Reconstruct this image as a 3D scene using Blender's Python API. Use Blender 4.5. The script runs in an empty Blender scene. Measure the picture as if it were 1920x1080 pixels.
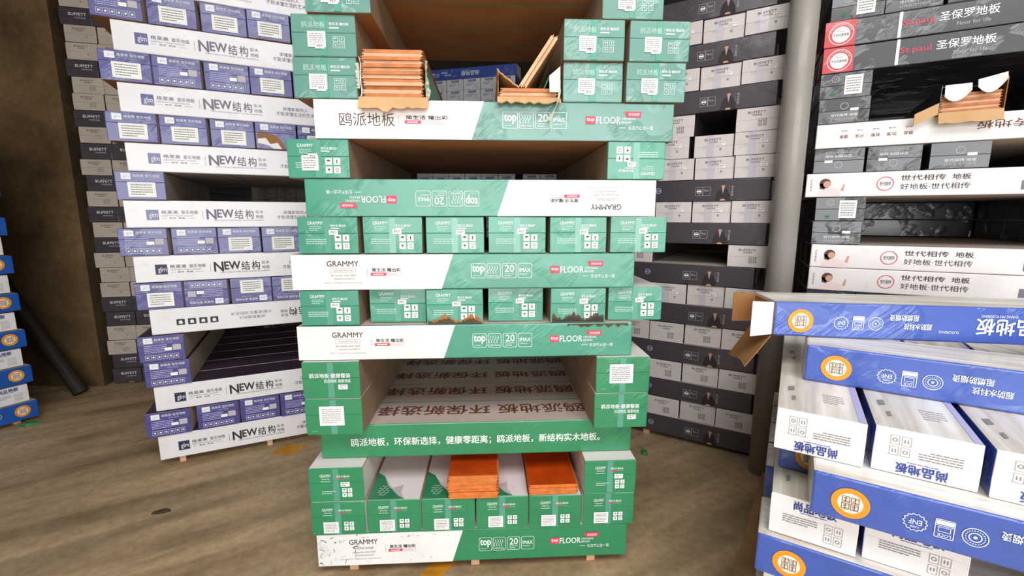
import bpy, bmesh, math, random
from mathutils import Vector, Matrix, Euler
random.seed(7)
R = math.radians
scene = bpy.context.scene
COL = scene.collection

# ------------------------------------------------------------------ camera
cam_d = bpy.data.cameras.new('camera')
cam_d.sensor_fit = 'HORIZONTAL'; cam_d.sensor_width = 36.0
cam_d.lens = 36.0 * 840.0 / 1920.0
cam_d.clip_start = 0.02
cam = bpy.data.objects.new('camera', cam_d); COL.objects.link(cam)
cam.location = (0, 0, 1.42); cam.rotation_euler = (R(90 - 9.13), 0, 0)
scene.camera = cam

# ------------------------------------------------------------------ daylight
world = bpy.data.worlds.new('sky'); scene.world = world; world.use_nodes = True
wbg = world.node_tree.nodes['Background']
wbg.inputs[0].default_value = (0.93, 0.97, 1.0, 1); wbg.inputs[1].default_value = 0.6
door_l = bpy.data.lights.new('door_daylight', 'AREA'); door_l.shape = 'RECTANGLE'
door_l.size = 6.0; door_l.size_y = 3.1; door_l.energy = 265; door_l.color = (0.95, 0.98, 1.0)
door_o = bpy.data.objects.new('door_daylight', door_l); COL.objects.link(door_o)
door_o.location = (0.9, -4.85, 1.8); door_o.rotation_euler = (R(90), 0, 0)
roof_l = bpy.data.lights.new('roof_light_daylight', 'AREA'); roof_l.shape = 'RECTANGLE'
roof_l.size = 4.0; roof_l.size_y = 2.0; roof_l.energy = 160; roof_l.color = (0.97, 0.98, 1.0)
roof_o = bpy.data.objects.new('roof_light_daylight', roof_l); COL.objects.link(roof_o)
roof_o.location = (0.8, -1.0, 3.9)
scene.view_settings.view_transform = 'Standard'
scene.view_settings.look = 'None'
scene.view_settings.exposure = 0.24
scene.view_settings.gamma = 1.0
scene.view_settings.use_curve_mapping = False

# ------------------------------------------------------------------ materials
MATS = {}
def srgb(h):
    h = h.lstrip('#'); v = [int(h[i:i + 2], 16) / 255 for i in (0, 2, 4)]
    return tuple(c / 12.92 if c <= 0.04045 else ((c + 0.055) / 1.055) ** 2.4 for c in v) + (1,)
def mat(name, col, rough=0.5, coat=0.0, coat_rough=0.12, var=0.12, dirt=None, wrinkle=0.0, alpha=1.0, scale=6.0, metallic=0.0):
    if name in MATS: return MATS[name]
    m = bpy.data.materials.new(name); m.use_nodes = True
    nt = m.node_tree; b = nt.nodes['Principled BSDF']
    c = srgb(col) if isinstance(col, str) else tuple(col) + (1,)
    b.inputs['Roughness'].default_value = rough
    b.inputs['Metallic'].default_value = metallic
    b.inputs['Coat Weight'].default_value = coat
    b.inputs['Coat Roughness'].default_value = coat_rough; b.inputs['Coat IOR'].default_value = 1.6
    b.inputs['Alpha'].default_value = alpha
    tc = nt.nodes.new('ShaderNodeTexCoord'); oi = nt.nodes.new('ShaderNodeObjectInfo')
    add = nt.nodes.new('ShaderNodeVectorMath'); add.operation = 'ADD'
    mul = nt.nodes.new('ShaderNodeVectorMath'); mul.operation = 'SCALE'; mul.inputs['Scale'].default_value = 37.0
    cmb = nt.nodes.new('ShaderNodeCombineXYZ')
    for i in range(3): nt.links.new(oi.outputs['Random'], cmb.inputs[i])
    nt.links.new(cmb.outputs[0], mul.inputs[0]); nt.links.new(tc.outputs['Object'], add.inputs[0]); nt.links.new(mul.outputs[0], add.inputs[1])
    if var > 0:
        n = nt.nodes.new('ShaderNodeTexNoise'); n.inputs['Scale'].default_value = scale; n.inputs['Detail'].default_value = 5
        nt.links.new(add.outputs[0], n.inputs['Vector'])
        r = nt.nodes.new('ShaderNodeValToRGB'); e = r.color_ramp.elements
        e[0].position = 0.3; e[1].position = 0.72
        lo = tuple(x * (1 - var) for x in c[:3]) + (1,); hi = tuple(min(1, x * (1 + var * 0.5)) for x in c[:3]) + (1,)
        e[0].color = lo; e[1].color = hi
        nt.links.new(n.outputs['Fac'], r.inputs[0]); out = r.outputs[0]
        if dirt:
            n2 = nt.nodes.new('ShaderNodeTexNoise'); n2.inputs['Scale'].default_value = 14; n2.inputs['Detail'].default_value = 8
            n2.inputs['Roughness'].default_value = 0.7
            nt.links.new(add.outputs[0], n2.inputs['Vector'])
            r2 = nt.nodes.new('ShaderNodeValToRGB'); r2.color_ramp.elements[0].position = 0.56; r2.color_ramp.elements[1].position = 0.82
            nt.links.new(n2.outputs['Fac'], r2.inputs[0])
            mx = nt.nodes.new('ShaderNodeMixRGB'); mx.inputs[2].default_value = srgb(dirt)
            sc = nt.nodes.new('ShaderNodeMath'); sc.operation = 'MULTIPLY'; sc.inputs[1].default_value = 0.55
            nt.links.new(r2.outputs[0], sc.inputs[0]); nt.links.new(sc.outputs[0], mx.inputs[0]); nt.links.new(out, mx.inputs[1]); out = mx.outputs[0]
        nt.links.new(out, b.inputs['Base Color'])
    else:
        b.inputs['Base Color'].default_value = c
    if wrinkle > 0:
        mp0 = nt.nodes.new('ShaderNodeMapping'); mp0.inputs['Rotation'].default_value = (0.3, R(40), 0.25); nt.links.new(add.outputs[0], mp0.inputs[0])
        mp = nt.nodes.new('ShaderNodeMapping'); mp.inputs['Scale'].default_value = (4, 4, 30); nt.links.new(mp0.outputs[0], mp.inputs[0])
        n4 = nt.nodes.new('ShaderNodeTexNoise'); n4.inputs['Scale'].default_value = 2.0; n4.inputs['Detail'].default_value = 3; n4.inputs['Distortion'].default_value = 0.8
        nt.links.new(mp.outputs[0], n4.inputs['Vector'])
        n5 = nt.nodes.new('ShaderNodeTexNoise'); n5.inputs['Scale'].default_value = 7.0; nt.links.new(add.outputs[0], n5.inputs['Vector'])
        r5 = nt.nodes.new('ShaderNodeValToRGB'); r5.color_ramp.elements[0].position = 0.5; r5.color_ramp.elements[1].position = 0.66; nt.links.new(n5.outputs['Fac'], r5.inputs[0])
        n3 = nt.nodes.new('ShaderNodeMath'); n3.operation = 'MULTIPLY'; nt.links.new(n4.outputs['Fac'], n3.inputs[0]); nt.links.new(r5.outputs[0], n3.inputs[1])
        bp = nt.nodes.new('ShaderNodeBump'); bp.inputs['Strength'].default_value = wrinkle; bp.inputs['Distance'].default_value = 0.012
        nt.links.new(n3.outputs[0], bp.inputs['Height']); nt.links.new(bp.outputs[0], b.inputs['Coat Normal'])
        bp2 = nt.nodes.new('ShaderNodeBump'); bp2.inputs['Strength'].default_value = wrinkle * 0.3; bp2.inputs['Distance'].default_value = 0.01
        nt.links.new(n3.outputs[0], bp2.inputs['Height']); nt.links.new(bp2.outputs[0], b.inputs['Normal'])
    MATS[name] = m
    return m
FILM = dict(coat=0.6, coat_rough=0.22, wrinkle=0.4)
mat('green', '#2a8a5b', 0.4, **FILM)
mat('green_ink', '#237f5b', 0.5, var=0.05)
mat('white_card', '#f1e9e5', 0.5, coat=0.25, var=0.06, dirt='#d0c4b4')
mat('white_scuffed', '#f0eeec', 0.5, coat=0.25, var=0.06, dirt='#4a423c')
mat('white_film', '#efebec', 0.45, var=0.05, dirt='#cdbfa8', coat=0.5, coat_rough=0.2, wrinkle=0.15)
mat('kraft', '#a97647', 0.8, var=0.18)
mat('kraft_light', '#d3a877', 0.8, var=0.14)
mat('side_dull', '#9c846b', 0.75, var=0.15)
mat('stain_dark', '#1c1814', 0.5, var=0.2)
mat('stain_brown', '#4a3a14', 0.5, var=0.3)
mat('stain_orange', '#b0652a', 0.5, var=0.3)
mat('top_beige', '#c3b3a8', 0.7, var=0.08, dirt='#9a8674')
mat('purple', '#47428c', 0.4, **FILM)
mat('purple_top', '#463448', 0.6, var=0.15)
mat('charcoal', '#433b42', 0.42, coat=0.45, coat_rough=0.22, wrinkle=0.2)
mat('grey_dark', '#2f3034', 0.4, coat=0.7, coat_rough=0.18, wrinkle=0.9)
mat('greybox_white', '#dbcfcb', 0.55, coat=0.2, var=0.05, dirt='#b5a79c')
mat('pale_top', '#d9cbb9', 0.7, var=0.1)
mat('blue', '#3f5cb2', 0.4, coat=0.7, coat_rough=0.18, wrinkle=0.9)
mat('blue_far', '#1456b0', 0.45, coat=0.3)
mat('ink_dark', '#4b3a34', 0.6, var=0)
mat('ink_black', '#2c2826', 0.6, var=0)
mat('ink_grey', '#7c7686', 0.6, var=0)
mat('ink_brown', '#6b4028', 0.6, var=0)
mat('ink_white', '#f4f6f2', 0.5, var=0)
mat('ink_pale', '#b9d6c8', 0.5, var=0)
mat('ink_lilac', '#b9b4e0', 0.5, var=0)
mat('ink_blue', '#2b3f8f', 0.5, var=0)
mat('ink_navy', '#2c2a52', 0.5, var=0)
mat('ink_red', '#e0405a', 0.5, var=0)
mat('red_patch', '#d8323a', 0.4, coat=0.6, wrinkle=0.3, var=0.06)
mat('ink_faint', '#c4bcc0', 0.6, var=0)
mat('ink_yellow', '#efe2a0', 0.5, var=0)
mat('orange_print', '#f09a28', 0.45, var=0.05)
mat('cream_print', '#fbeedd', 0.5, var=0)
mat('skin_print', '#d9a184', 0.6, var=0)
mat('hair_print', '#5a3a30', 0.6, var=0)
mat('suit_print', '#2b2022', 0.6, var=0)
mat('pink_print', '#f2d9da', 0.6, var=0)
mat('sticker', '#fbfaf4', 0.55, var=0.03)
mat('tape', '#57a089', 0.3, var=0.1, coat=0.6)
mat('tape_white', '#cfc6cb', 0.3, var=0.06, coat=0.6)
mat('green_teal', '#3f967a', 0.4, **FILM)
mat('green_grey', '#5d9384', 0.4, coat=0.7, coat_rough=0.2, wrinkle=0.8)
mat('film', '#f2f5f4', 0.12, var=0, alpha=0.16, wrinkle=0.0)
mat('film_torn', '#c9cdb6', 0.3, var=0.2, scale=30)
mat('plank_edge', '#c9773f', 0.55, var=0.25, scale=30)
mat('plank_edge_pale', '#dfae84', 0.6, var=0.2, scale=30)
mat('plank_orange', '#c8480f', 0.28, coat=0.5, var=0.3, scale=9)
mat('plank_edge_orange', '#dd7a35', 0.5, var=0.25, scale=40)
mat('block_wood', '#e0b184', 0.7, var=0.2, scale=25)
mat('steel_grey', '#a09a92', 0.5, var=0.12, scale=3, coat=0.2)
mat('dark_pole', '#2a1d12', 0.7, var=0.2)
mat('debris', '#3a2a1c', 0.8)
mat('leaf_green', '#2f7d3c', 0.6)
mat('yellow_paint', '#d9951d', 0.7, var=0.35, scale=12)
mat('wood_beam', '#a88458', 0.75, var=0.25, scale=10)
mat('mark_grey', '#8d8883', 0.6, var=0)
def wood_top(nm, sc3):
    m = mat(nm, '#efe9e0', 0.5, coat=0.25, var=0)
    nt = m.node_tree; b = nt.nodes['Principled BSDF']
    tc = nt.nodes.new('ShaderNodeTexCoord'); mp = nt.nodes.new('ShaderNodeMapping'); mp.inputs['Scale'].default_value = sc3
    n = nt.nodes.new('ShaderNodeTexNoise'); n.inputs['Scale'].default_value = 2.2; n.inputs['Detail'].default_value = 4
    r = nt.nodes.new('ShaderNodeValToRGB'); r.color_ramp.elements[0].position = 0.35; r.color_ramp.elements[1].position = 0.65
    r.color_ramp.elements[0].color = srgb('#cfc3b4'); r.color_ramp.elements[1].color = srgb('#f6f3ec')
    nt.links.new(tc.outputs['Object'], mp.inputs[0]); nt.links.new(mp.outputs[0], n.inputs['Vector']); nt.links.new(n.outputs['Fac'], r.inputs[0]); nt.links.new(r.outputs[0], b.inputs['Base Color'])
wood_top('wood_top', (14, 1.2, 6)); wood_top('wood_top_x', (1.2, 14, 6))
def streak_mat(name, base, dark, light, scale, stretch, rough=0.8, bump=0.2):
    m = bpy.data.materials.new(name); m.use_nodes = True; nt = m.node_tree; b = nt.nodes['Principled BSDF']
    b.inputs['Roughness'].default_value = rough
    tc = nt.nodes.new('ShaderNodeTexCoord')
    mp0 = nt.nodes.new('ShaderNodeMapping'); mp0.inputs['Rotation'].default_value = (0, 0, R(-32))
    mp = nt.nodes.new('ShaderNodeMapping'); mp.inputs['Scale'].default_value = stretch; nt.links.new(tc.outputs['Object'], mp0.inputs[0])
    n1 = nt.nodes.new('ShaderNodeTexNoise'); n1.inputs['Scale'].default_value = scale; n1.inputs['Detail'].default_value = 7; n1.inputs['Distortion'].default_value = 0.6
    n2 = nt.nodes.new('ShaderNodeTexNoise'); n2.inputs['Scale'].default_value = 1.3; n2.inputs['Detail'].default_value = 10; n2.inputs['Roughness'].default_value = 0.65
    nt.links.new(mp0.outputs[0], mp.inputs[0]); nt.links.new(mp.outputs[0], n1.inputs['Vector']); nt.links.new(tc.outputs['Object'], n2.inputs['Vector'])
    r1 = nt.nodes.new('ShaderNodeValToRGB'); r1.color_ramp.elements[0].position = 0.3; r1.color_ramp.elements[1].position = 0.7
    r1.color_ramp.elements[0].color = srgb(dark); r1.color_ramp.elements[1].color = srgb(base)
    r2 = nt.nodes.new('ShaderNodeValToRGB'); r2.color_ramp.elements[0].position = 0.42; r2.color_ramp.elements[1].position = 0.75
    nt.links.new(n1.outputs['Fac'], r1.inputs[0]); nt.links.new(n2.outputs['Fac'], r2.inputs[0])
    mx = nt.nodes.new('ShaderNodeMixRGB'); mx.inputs[2].default_value = srgb(light)
    sc = nt.nodes.new('ShaderNodeMath'); sc.operation = 'MULTIPLY'; sc.inputs[1].default_value = 0.55
    nt.links.new(r2.outputs[0], sc.inputs[0]); nt.links.new(sc.outputs[0], mx.inputs[0]); nt.links.new(r1.outputs[0], mx.inputs[1])
    n6 = nt.nodes.new('ShaderNodeTexNoise'); n6.inputs['Scale'].default_value = 22; n6.inputs['Detail'].default_value = 8; n6.inputs['Roughness'].default_value = 0.75
    nt.links.new(tc.outputs['Object'], n6.inputs['Vector'])
    r6 = nt.nodes.new('ShaderNodeValToRGB'); r6.color_ramp.elements[0].position = 0.32; r6.color_ramp.elements[1].position = 0.62
    r6.color_ramp.elements[0].color = (0.62, 0.60, 0.56, 1); r6.color_ramp.elements[1].color = (1, 1, 1, 1); nt.links.new(n6.outputs['Fac'], r6.inputs[0])
    mm = nt.nodes.new('ShaderNodeMixRGB'); mm.blend_type = 'MULTIPLY'; mm.inputs[0].default_value = 0.8
    nt.links.new(mx.outputs[0], mm.inputs[1]); nt.links.new(r6.outputs[0], mm.inputs[2])
    nt.links.new(mm.outputs[0], b.inputs['Base Color'])
    bp = nt.nodes.new('ShaderNodeBump'); bp.inputs['Strength'].default_value = bump; bp.inputs['Distance'].default_value = 0.01
    nt.links.new(n2.outputs['Fac'], bp.inputs['Height']); nt.links.new(bp.outputs[0], b.inputs['Normal'])
    MATS[name] = m
streak_mat('floor_dust', '#cbae86', '#86704d', '#e2c8a2', 1.7, (0.5, 4.2, 1), 0.7, 0.2)
streak_mat('wall_render', '#7c613e', '#4b3820', '#9a7d53', 2.2, (1, 1, 1), 0.95, 0.6)
streak_mat('ceiling_sheet', '#8f8a82', '#77726b', '#a09a92', 1.2, (1, 1, 1), 0.9, 0.1)
M = MATS

# ------------------------------------------------------------------ mesh helpers
def link(name, me, parent=None):
    o = bpy.data.objects.new(name, me); COL.objects.link(o)
    if parent is not None: o.parent = parent
    return o
def tag(o, label, cat, group=None, kind=None):
    if label: o['label'] = label
    if cat: o['category'] = cat
    if group: o['group'] = group
    if kind: o['kind'] = kind
    return o
def mesh_from(name, verts, faces, mats, fm=None, smooth=False):
    me = bpy.data.meshes.new(name); me.from_pydata(verts, [], faces)
    for m in mats: me.materials.append(M[m])
    if fm:
        for p, i in zip(me.polygons, fm): p.material_index = i
    if smooth:
        for p in me.polygons: p.use_smooth = True
    me.update(); return me
def slab_mesh(name, x0, y0, z0, x1, y1, z1, m, bev=0.0):
    bm = bmesh.new()
    vs = [bm.verts.new(p) for p in ((x0,y0,z0),(x1,y0,z0),(x1,y1,z0),(x0,y1,z0),(x0,y0,z1),(x1,y0,z1),(x1,y1,z1),(x0,y1,z1))]
    for f in ((3,2,1,0),(4,5,6,7),(0,1,5,4),(1,2,6,5),(2,3,7,6),(3,0,4,7)): bm.faces.new([vs[i] for i in f])
    if bev: bmesh.ops.bevel(bm, geom=bm.edges[:], offset=bev, segments=2, affect='EDGES', profile=0.5)
    me = bpy.data.meshes.new(name); bm.to_mesh(me); bm.free(); me.materials.append(M[m]); return me
def carton_mesh(name, dx, dy, dz, front, back, side, top, bottom, groove=None, bev=0.0035, seed=0):
    """closed carton, origin at its front-bottom-left corner, front towards -Y; groove = flap joint across the front"""
    prof = [(0, 0), (dy, 0), (dy, dz), (0, dz)]
    if groove: prof += [(0, groove + 0.0014), (0.0022, groove), (0, groove - 0.0014)]
    names = []
    def mi(m):
        if m not in names: names.append(m)
        return names.index(m)
    bm = bmesh.new()
    A = [bm.verts.new((0, y, z)) for y, z in prof]; B = [bm.verts.new((dx, y, z)) for y, z in prof]
    n = len(prof)
    for i in range(n):
        j = (i + 1) % n
        f = bm.faces.new((A[i], B[i], B[j], A[j]))
        f.material_index = mi((bottom, back, top)[i] if i < 3 else front)
    f = bm.faces.new(A[::-1]); f.material_index = mi(side)
    f = bm.faces.new(B); f.material_index = mi(side)
    bmesh.ops.recalc_face_normals(bm, faces=bm.faces[:])
    bm.normal_update()
    es = []
    for e in bm.edges:
        a, b = e.verts[0].co, e.verts[1].co
        if groove and abs(a.z - groove) < 0.004 and abs(b.z - groove) < 0.004: continue
        if len(e.link_faces) == 2 and e.calc_face_angle() > 1.2:
            es.append(e)
    bmesh.ops.bevel(bm, geom=es, offset=bev, segments=2, affect='EDGES', profile=0.5, clamp_overlap=True)
    bm.normal_update(); fi = mi(front)
    for f in bm.faces:
        if f.calc_center_median().y < bev*1.2 and max(abs(c) for c in f.normal) < 0.999 and abs(f.normal.y) > 0.2: f.material_index = fi
    rnd = random.Random(seed)
    for v in bm.verts:                                   # knocked corners
        c = v.co
        if min(c.x, dx - c.x) < 0.006 and min(c.z, dz - c.z) < 0.006 and c.y < 0.006:
            v.co += Vector((rnd.random() if c.x < dx/2 else -rnd.random(), rnd.random(), rnd.random() if c.z < dz/2 else -rnd.random())) * 0.0016
    me = bpy.data.meshes.new(name); bm.to_mesh(me); bm.free()
    for m in names: me.materials.append(M[m])
    return me

# ------------------------------------------------------------------ flat print
_tc = {}
def glyphs(s, bold):
    k = (s, bold)
    if k in _tc: return _tc[k]
    c = bpy.data.curves.new('t', 'FONT'); c.body = s; c.resolution_u = 2; c.offset = bold
    o = bpy.data.objects.new('t', c); COL.objects.link(o)
    me = o.to_mesh()
    V = [(v.co.x, v.co.y) for v in me.vertices]; Fc = [tuple(p.vertices) for p in me.polygons]
    o.to_mesh_clear(); bpy.data.objects.remove(o); bpy.data.curves.remove(c)
    xs = [v[0] for v in V]; ys = [v[1] for v in V]
    x0, x1, y0, y1 = min(xs), max(xs), min(ys), max(ys)
    V = [((x - x0) / max(x1 - x0, 1e-6), (y - y0) / max(y1 - y0, 1e-6)) for x, y in V]
    _tc[k] = (V, Fc); return _tc[k]
class Print:
    """flat ink on a face of W x H metres; x to the right, z up; layer = order of printing"""
    def __init__(s, W, H): s.W, s.H = W, H; s.v = []; s.f = []; s.fm = []; s.m = []
    def _add(s, V, Fc, m, layer):
        if m not in s.m: s.m.append(m)
        b = len(s.v); i = s.m.index(m)
        for x, z in V: s.v.append((x, -0.00035 * layer - 0.0003, z))
        for f in Fc: s.f.append(tuple(b + k for k in f)); s.fm.append(i)
    def poly(s, P, m, layer=1): s._add(P, [tuple(range(len(P)))], m, layer)
    def rect(s, x0, z0, x1, z1, m, layer=1): s.poly([(x0,z0),(x1,z0),(x1,z1),(x0,z1)], m, layer)
    def text(s, t, x0, z0, x1, z1, m, layer=2, bold=0.0, rot=0):
        V, Fc = glyphs(t, 0.0)
        if bold > 0:                               # heavier lettering: the same glyphs struck again a hair to each side
            e = bold*0.9*(z1 - z0) if rot != 90 else bold*0.9*(x1 - x0)
            for q, (ex, ez) in enumerate(((-e, 0), (e, 0), (0, -e), (0, e))): s.text(t, x0+ex, z0+ez, x1+ex, z1+ez, m, layer + .12*(q+1), 0.0, rot)
        if rot == 180: V = [(1 - a, 1 - b) for a, b in V]
        if rot == 90: V = [(1 - b, a) for a, b in V]
        s._add([(x0 + a * (x1 - x0), z0 + b * (z1 - z0)) for a, b in V], Fc, m, layer)
    def ring(s, cx, cz, r0, r1, m, layer=1, n=36, sx=1.0):
        V = []; Fc = []
        for i in range(n):
            a = 2 * math.pi * i / n
            V += [(cx + r0 * math.cos(a) * sx, cz + r0 * math.sin(a)), (cx + r1 * math.cos(a) * sx, cz + r1 * math.sin(a))]
        for i in range(n):
            j = (i + 1) % n; Fc.append((2*i, 2*i+1, 2*j+1, 2*j))
        s._add(V, Fc, m, layer)
    def disc(s, cx, cz, r, m, layer=1, n=32, sx=1.0):
        s.poly([(cx + r * math.cos(2*math.pi*i/n) * sx, cz + r * math.sin(2*math.pi*i/n)) for i in range(n)], m, layer)
    def stroke(s, P, w, m, layer=2):
        V = []; Fc = []
        for i, (x, z) in enumerate(P):
            a = P[max(i-1, 0)]; b = P[min(i+1, len(P)-1)]
            d = Vector((b[0]-a[0], b[1]-a[1])); d = d.normalized() if d.length > 0 else Vector((1, 0))
            V += [(x - d.y*w/2, z + d.x*w/2), (x + d.y*w/2, z - d.x*w/2)]
        for i in range(len(P)-1): Fc.append((2*i, 2*i+1, 2*i+3, 2*i+2))
        s._add(V, Fc, m, layer)
    def frame(s, x0, z0, x1, z1, w, m, layer=1, r=0.0):
        P = []
        if r <= 0: P = [(x0,z0),(x1,z0),(x1,z1),(x0,z1)]
        else:
            for cx, cz, a0 in ((x1-r,z0+r,-90),(x1-r,z1-r,0),(x0+r,z1-r,90),(x0+r,z0+r,180)):
                for k in range(5): a = R(a0 + 22.5*k); P.append((cx + r*math.cos(a), cz + r*math.sin(a)))
        mx, mz = (x0+x1)/2, (z0+z1)/2; kx = 1 - 2*w/(x1-x0); kz = 1 - 2*w/(z1-z0)
        V = []; n = len(P)
        for x, z in P: V += [(x, z), (mx + (x-mx)*kx, mz + (z-mz)*kz)]
        s._add(V, [(2*i, 2*((i+1) % n), 2*((i+1) % n)+1, 2*i+1) for i in range(n)], m, layer)
    def lines(s, x0, z0, x1, z1, n, m, layer=2, seed=1, broken=True):
        """small body text too fine to read: rows of short dashes"""
        rnd = random.Random(seed); h = (z1 - z0) / n
        for i in range(n):
            zt = z1 - i*h - h*0.25; x = x0
            xe = x1 - (rnd.uniform(0, 0.4)*(x1-x0) if i == n-1 else 0)
            while x < xe - 0.001:
                w = rnd.uniform(0.004, 0.012) if broken else xe - x
                s.rect(x, zt - h*0.42, min(x+w, xe), zt, m, layer); x += w + 0.0015
    def flip(s):
        s.v = [(s.W - x, y, s.H - z) for x, y, z in s.v]; return s
    def mesh(s, name):
        return mesh_from(name, s.v, s.f, s.m, s.fm)
def icons4(p, x0, z0, x1, z1, filled, ink, glyph):
    gx, gz = (x1-x0)*0.12, (z1-z0)*0.10
    w, h = (x1-x0-gx)/2, (z1-z0-gz)/2
    for k in range(4):
        a = x0 + (k % 2)*(w+gx); b = z0 + (1 - k//2)*(h+gz)
        if filled: p.rect(a, b, a+w, b+h, ink, 2)
        else: p.frame(a, b, a+w, b+h, w*0.06, ink, 2)
        cx, cz = a+w/2, b+h/2
        if k == 0:
            p.poly([(cx + w*0.32*math.cos(R(t)), cz + h*0.02 + h*0.26*math.sin(R(t))) for t in range(0, 181, 30)], glyph, 3); p.rect(cx-w*0.03, cz-h*0.25, cx+w*0.03, cz, glyph, 3)
        elif k == 1:
            p.poly([(cx-w*0.16,cz+h*0.05),(cx+w*0.16,cz+h*0.05),(cx,cz+h*0.34)], glyph, 3); p.rect(cx-w*0.08, cz-h*0.3, cx+w*0.08, cz+h*0.05, glyph, 3)
        elif k == 2:
            p.poly([(cx-w*0.24,cz+h*0.18),(cx+w*0.24,cz+h*0.18),(cx+w*0.05,cz-h*0.14),(cx-w*0.05,cz-h*0.14)], glyph, 3); p.rect(cx-w*0.14, cz-h*0.28, cx+w*0.14, cz-h*0.22, glyph, 3)
        else:
            p.frame(cx-w*0.22, cz-h*0.08, cx+w*0.22, cz+h*0.3, w*0.07, glyph, 3); p.rect(cx-w*0.24, cz-h*0.3, cx+w*0.24, cz-h*0.22, glyph, 3)

# ------------------------------------------------------------------ carton kinds
KINDS = {}
def kind(key, dims, body, parts): KINDS[key] = (dims, body, parts)
class Stack:
    def __init__(s, p0, yaw): s.p = Vector((p0[0], p0[1], 0)); s.yaw = R(yaw); s.l = Vector((math.cos(s.yaw), math.sin(s.yaw), 0)); s.d = Vector((-math.sin(s.yaw), math.cos(s.yaw), 0))
    def at(s, u, v, z): return s.p + s.l*u + s.d*v + Vector((0, 0, z))
REST = []
def rest(key, st, u, v, z):
    m = Matrix.Translation(st.at(u, v, z)) @ Matrix.Rotation(st.yaw, 4, 'Z'); dims, body, parts = KINDS[key]
    REST.append((body, m)); REST.extend((me, m @ Matrix.Translation(loc)) for pn, me, loc in parts)
def join_rest(name, label):
    V = []; Fc = []; fm = []; ms = []
    for me, mx in REST:
        b = len(V); V += [tuple(mx @ v.co) for v in me.vertices]
        ix = []
        for m in me.materials:
            if m.name not in ms: ms.append(m.name)
            ix.append(ms.index(m.name))
        for p in me.polygons: Fc.append(tuple(b + i for i in p.vertices)); fm.append(ix[p.material_index])
    o = link(name, mesh_from(name, V, Fc, ms, fm)); tag(o, label, 'cartons', None, 'stuff')
def place(key, st, u, v, z, label, group=None, name='flooring_carton', jit=0.15, cat='carton'):
    dims, body, parts = KINDS[key]
    o = link(name, body); o.location = st.at(u, v, z); o.rotation_euler = (0, 0, st.yaw + R(random.uniform(-jit, jit)))
    tag(o, label, cat, group)
    for pn, me, loc in parts:
        c = link(pn, me, o); c.location = loc
        if pn in ('print', 'top_print', 'scuff_marks', 'stain'): c['kind'] = 'stuff'
    return o
NTH = ['first', 'second', 'third', 'fourth', 'fifth', 'sixth']
ORD = ['bottom', 'second', 'third', 'fourth', 'fifth', 'sixth', 'seventh', 'eighth', 'ninth', 'tenth', 'eleventh', 'twelfth', 'thirteenth', 'fourteenth', 'fifteenth', 'sixteenth', 'seventeenth', 'eighteenth', 'nineteenth', 'twentieth', 'twenty-first', 'twenty-second', 'twenty-third', 'twenty-fourth', 'twenty-fifth']

def tape_part(W, H, x0, x1, m='tape'):
    p = Print(W, H); p.rect(x0, 0.003, x1, H - 0.003, m, 1); return p.mesh('tape_strip')
def sticker_mesh(w, h, rows, seed, code=None):
    p = Print(w, h); p.rect(0, 0, w, h, 'sticker', 5)
    p.frame(w*0.05, h*0.06, w*0.95, h*0.94, 0.0006, 'ink_faint', 6)
    p.lines(w*0.1, h*0.1, w*0.88, h*0.9, rows, 'mark_grey', 6, seed)
    p.rect(w*0.3, h*0.08, w*0.3+0.0006, h*0.92, 'ink_faint', 6)
    return p.mesh('label_sticker')
def code_mesh(w, h):
    p = Print(w, h); p.rect(0, 0, w, h, 'sticker', 6); p.text('P07', w*0.2, h*0.25, w*0.8, h*0.75, 'ink_dark', 7, 0.02); return p.mesh('code_sticker')

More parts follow.
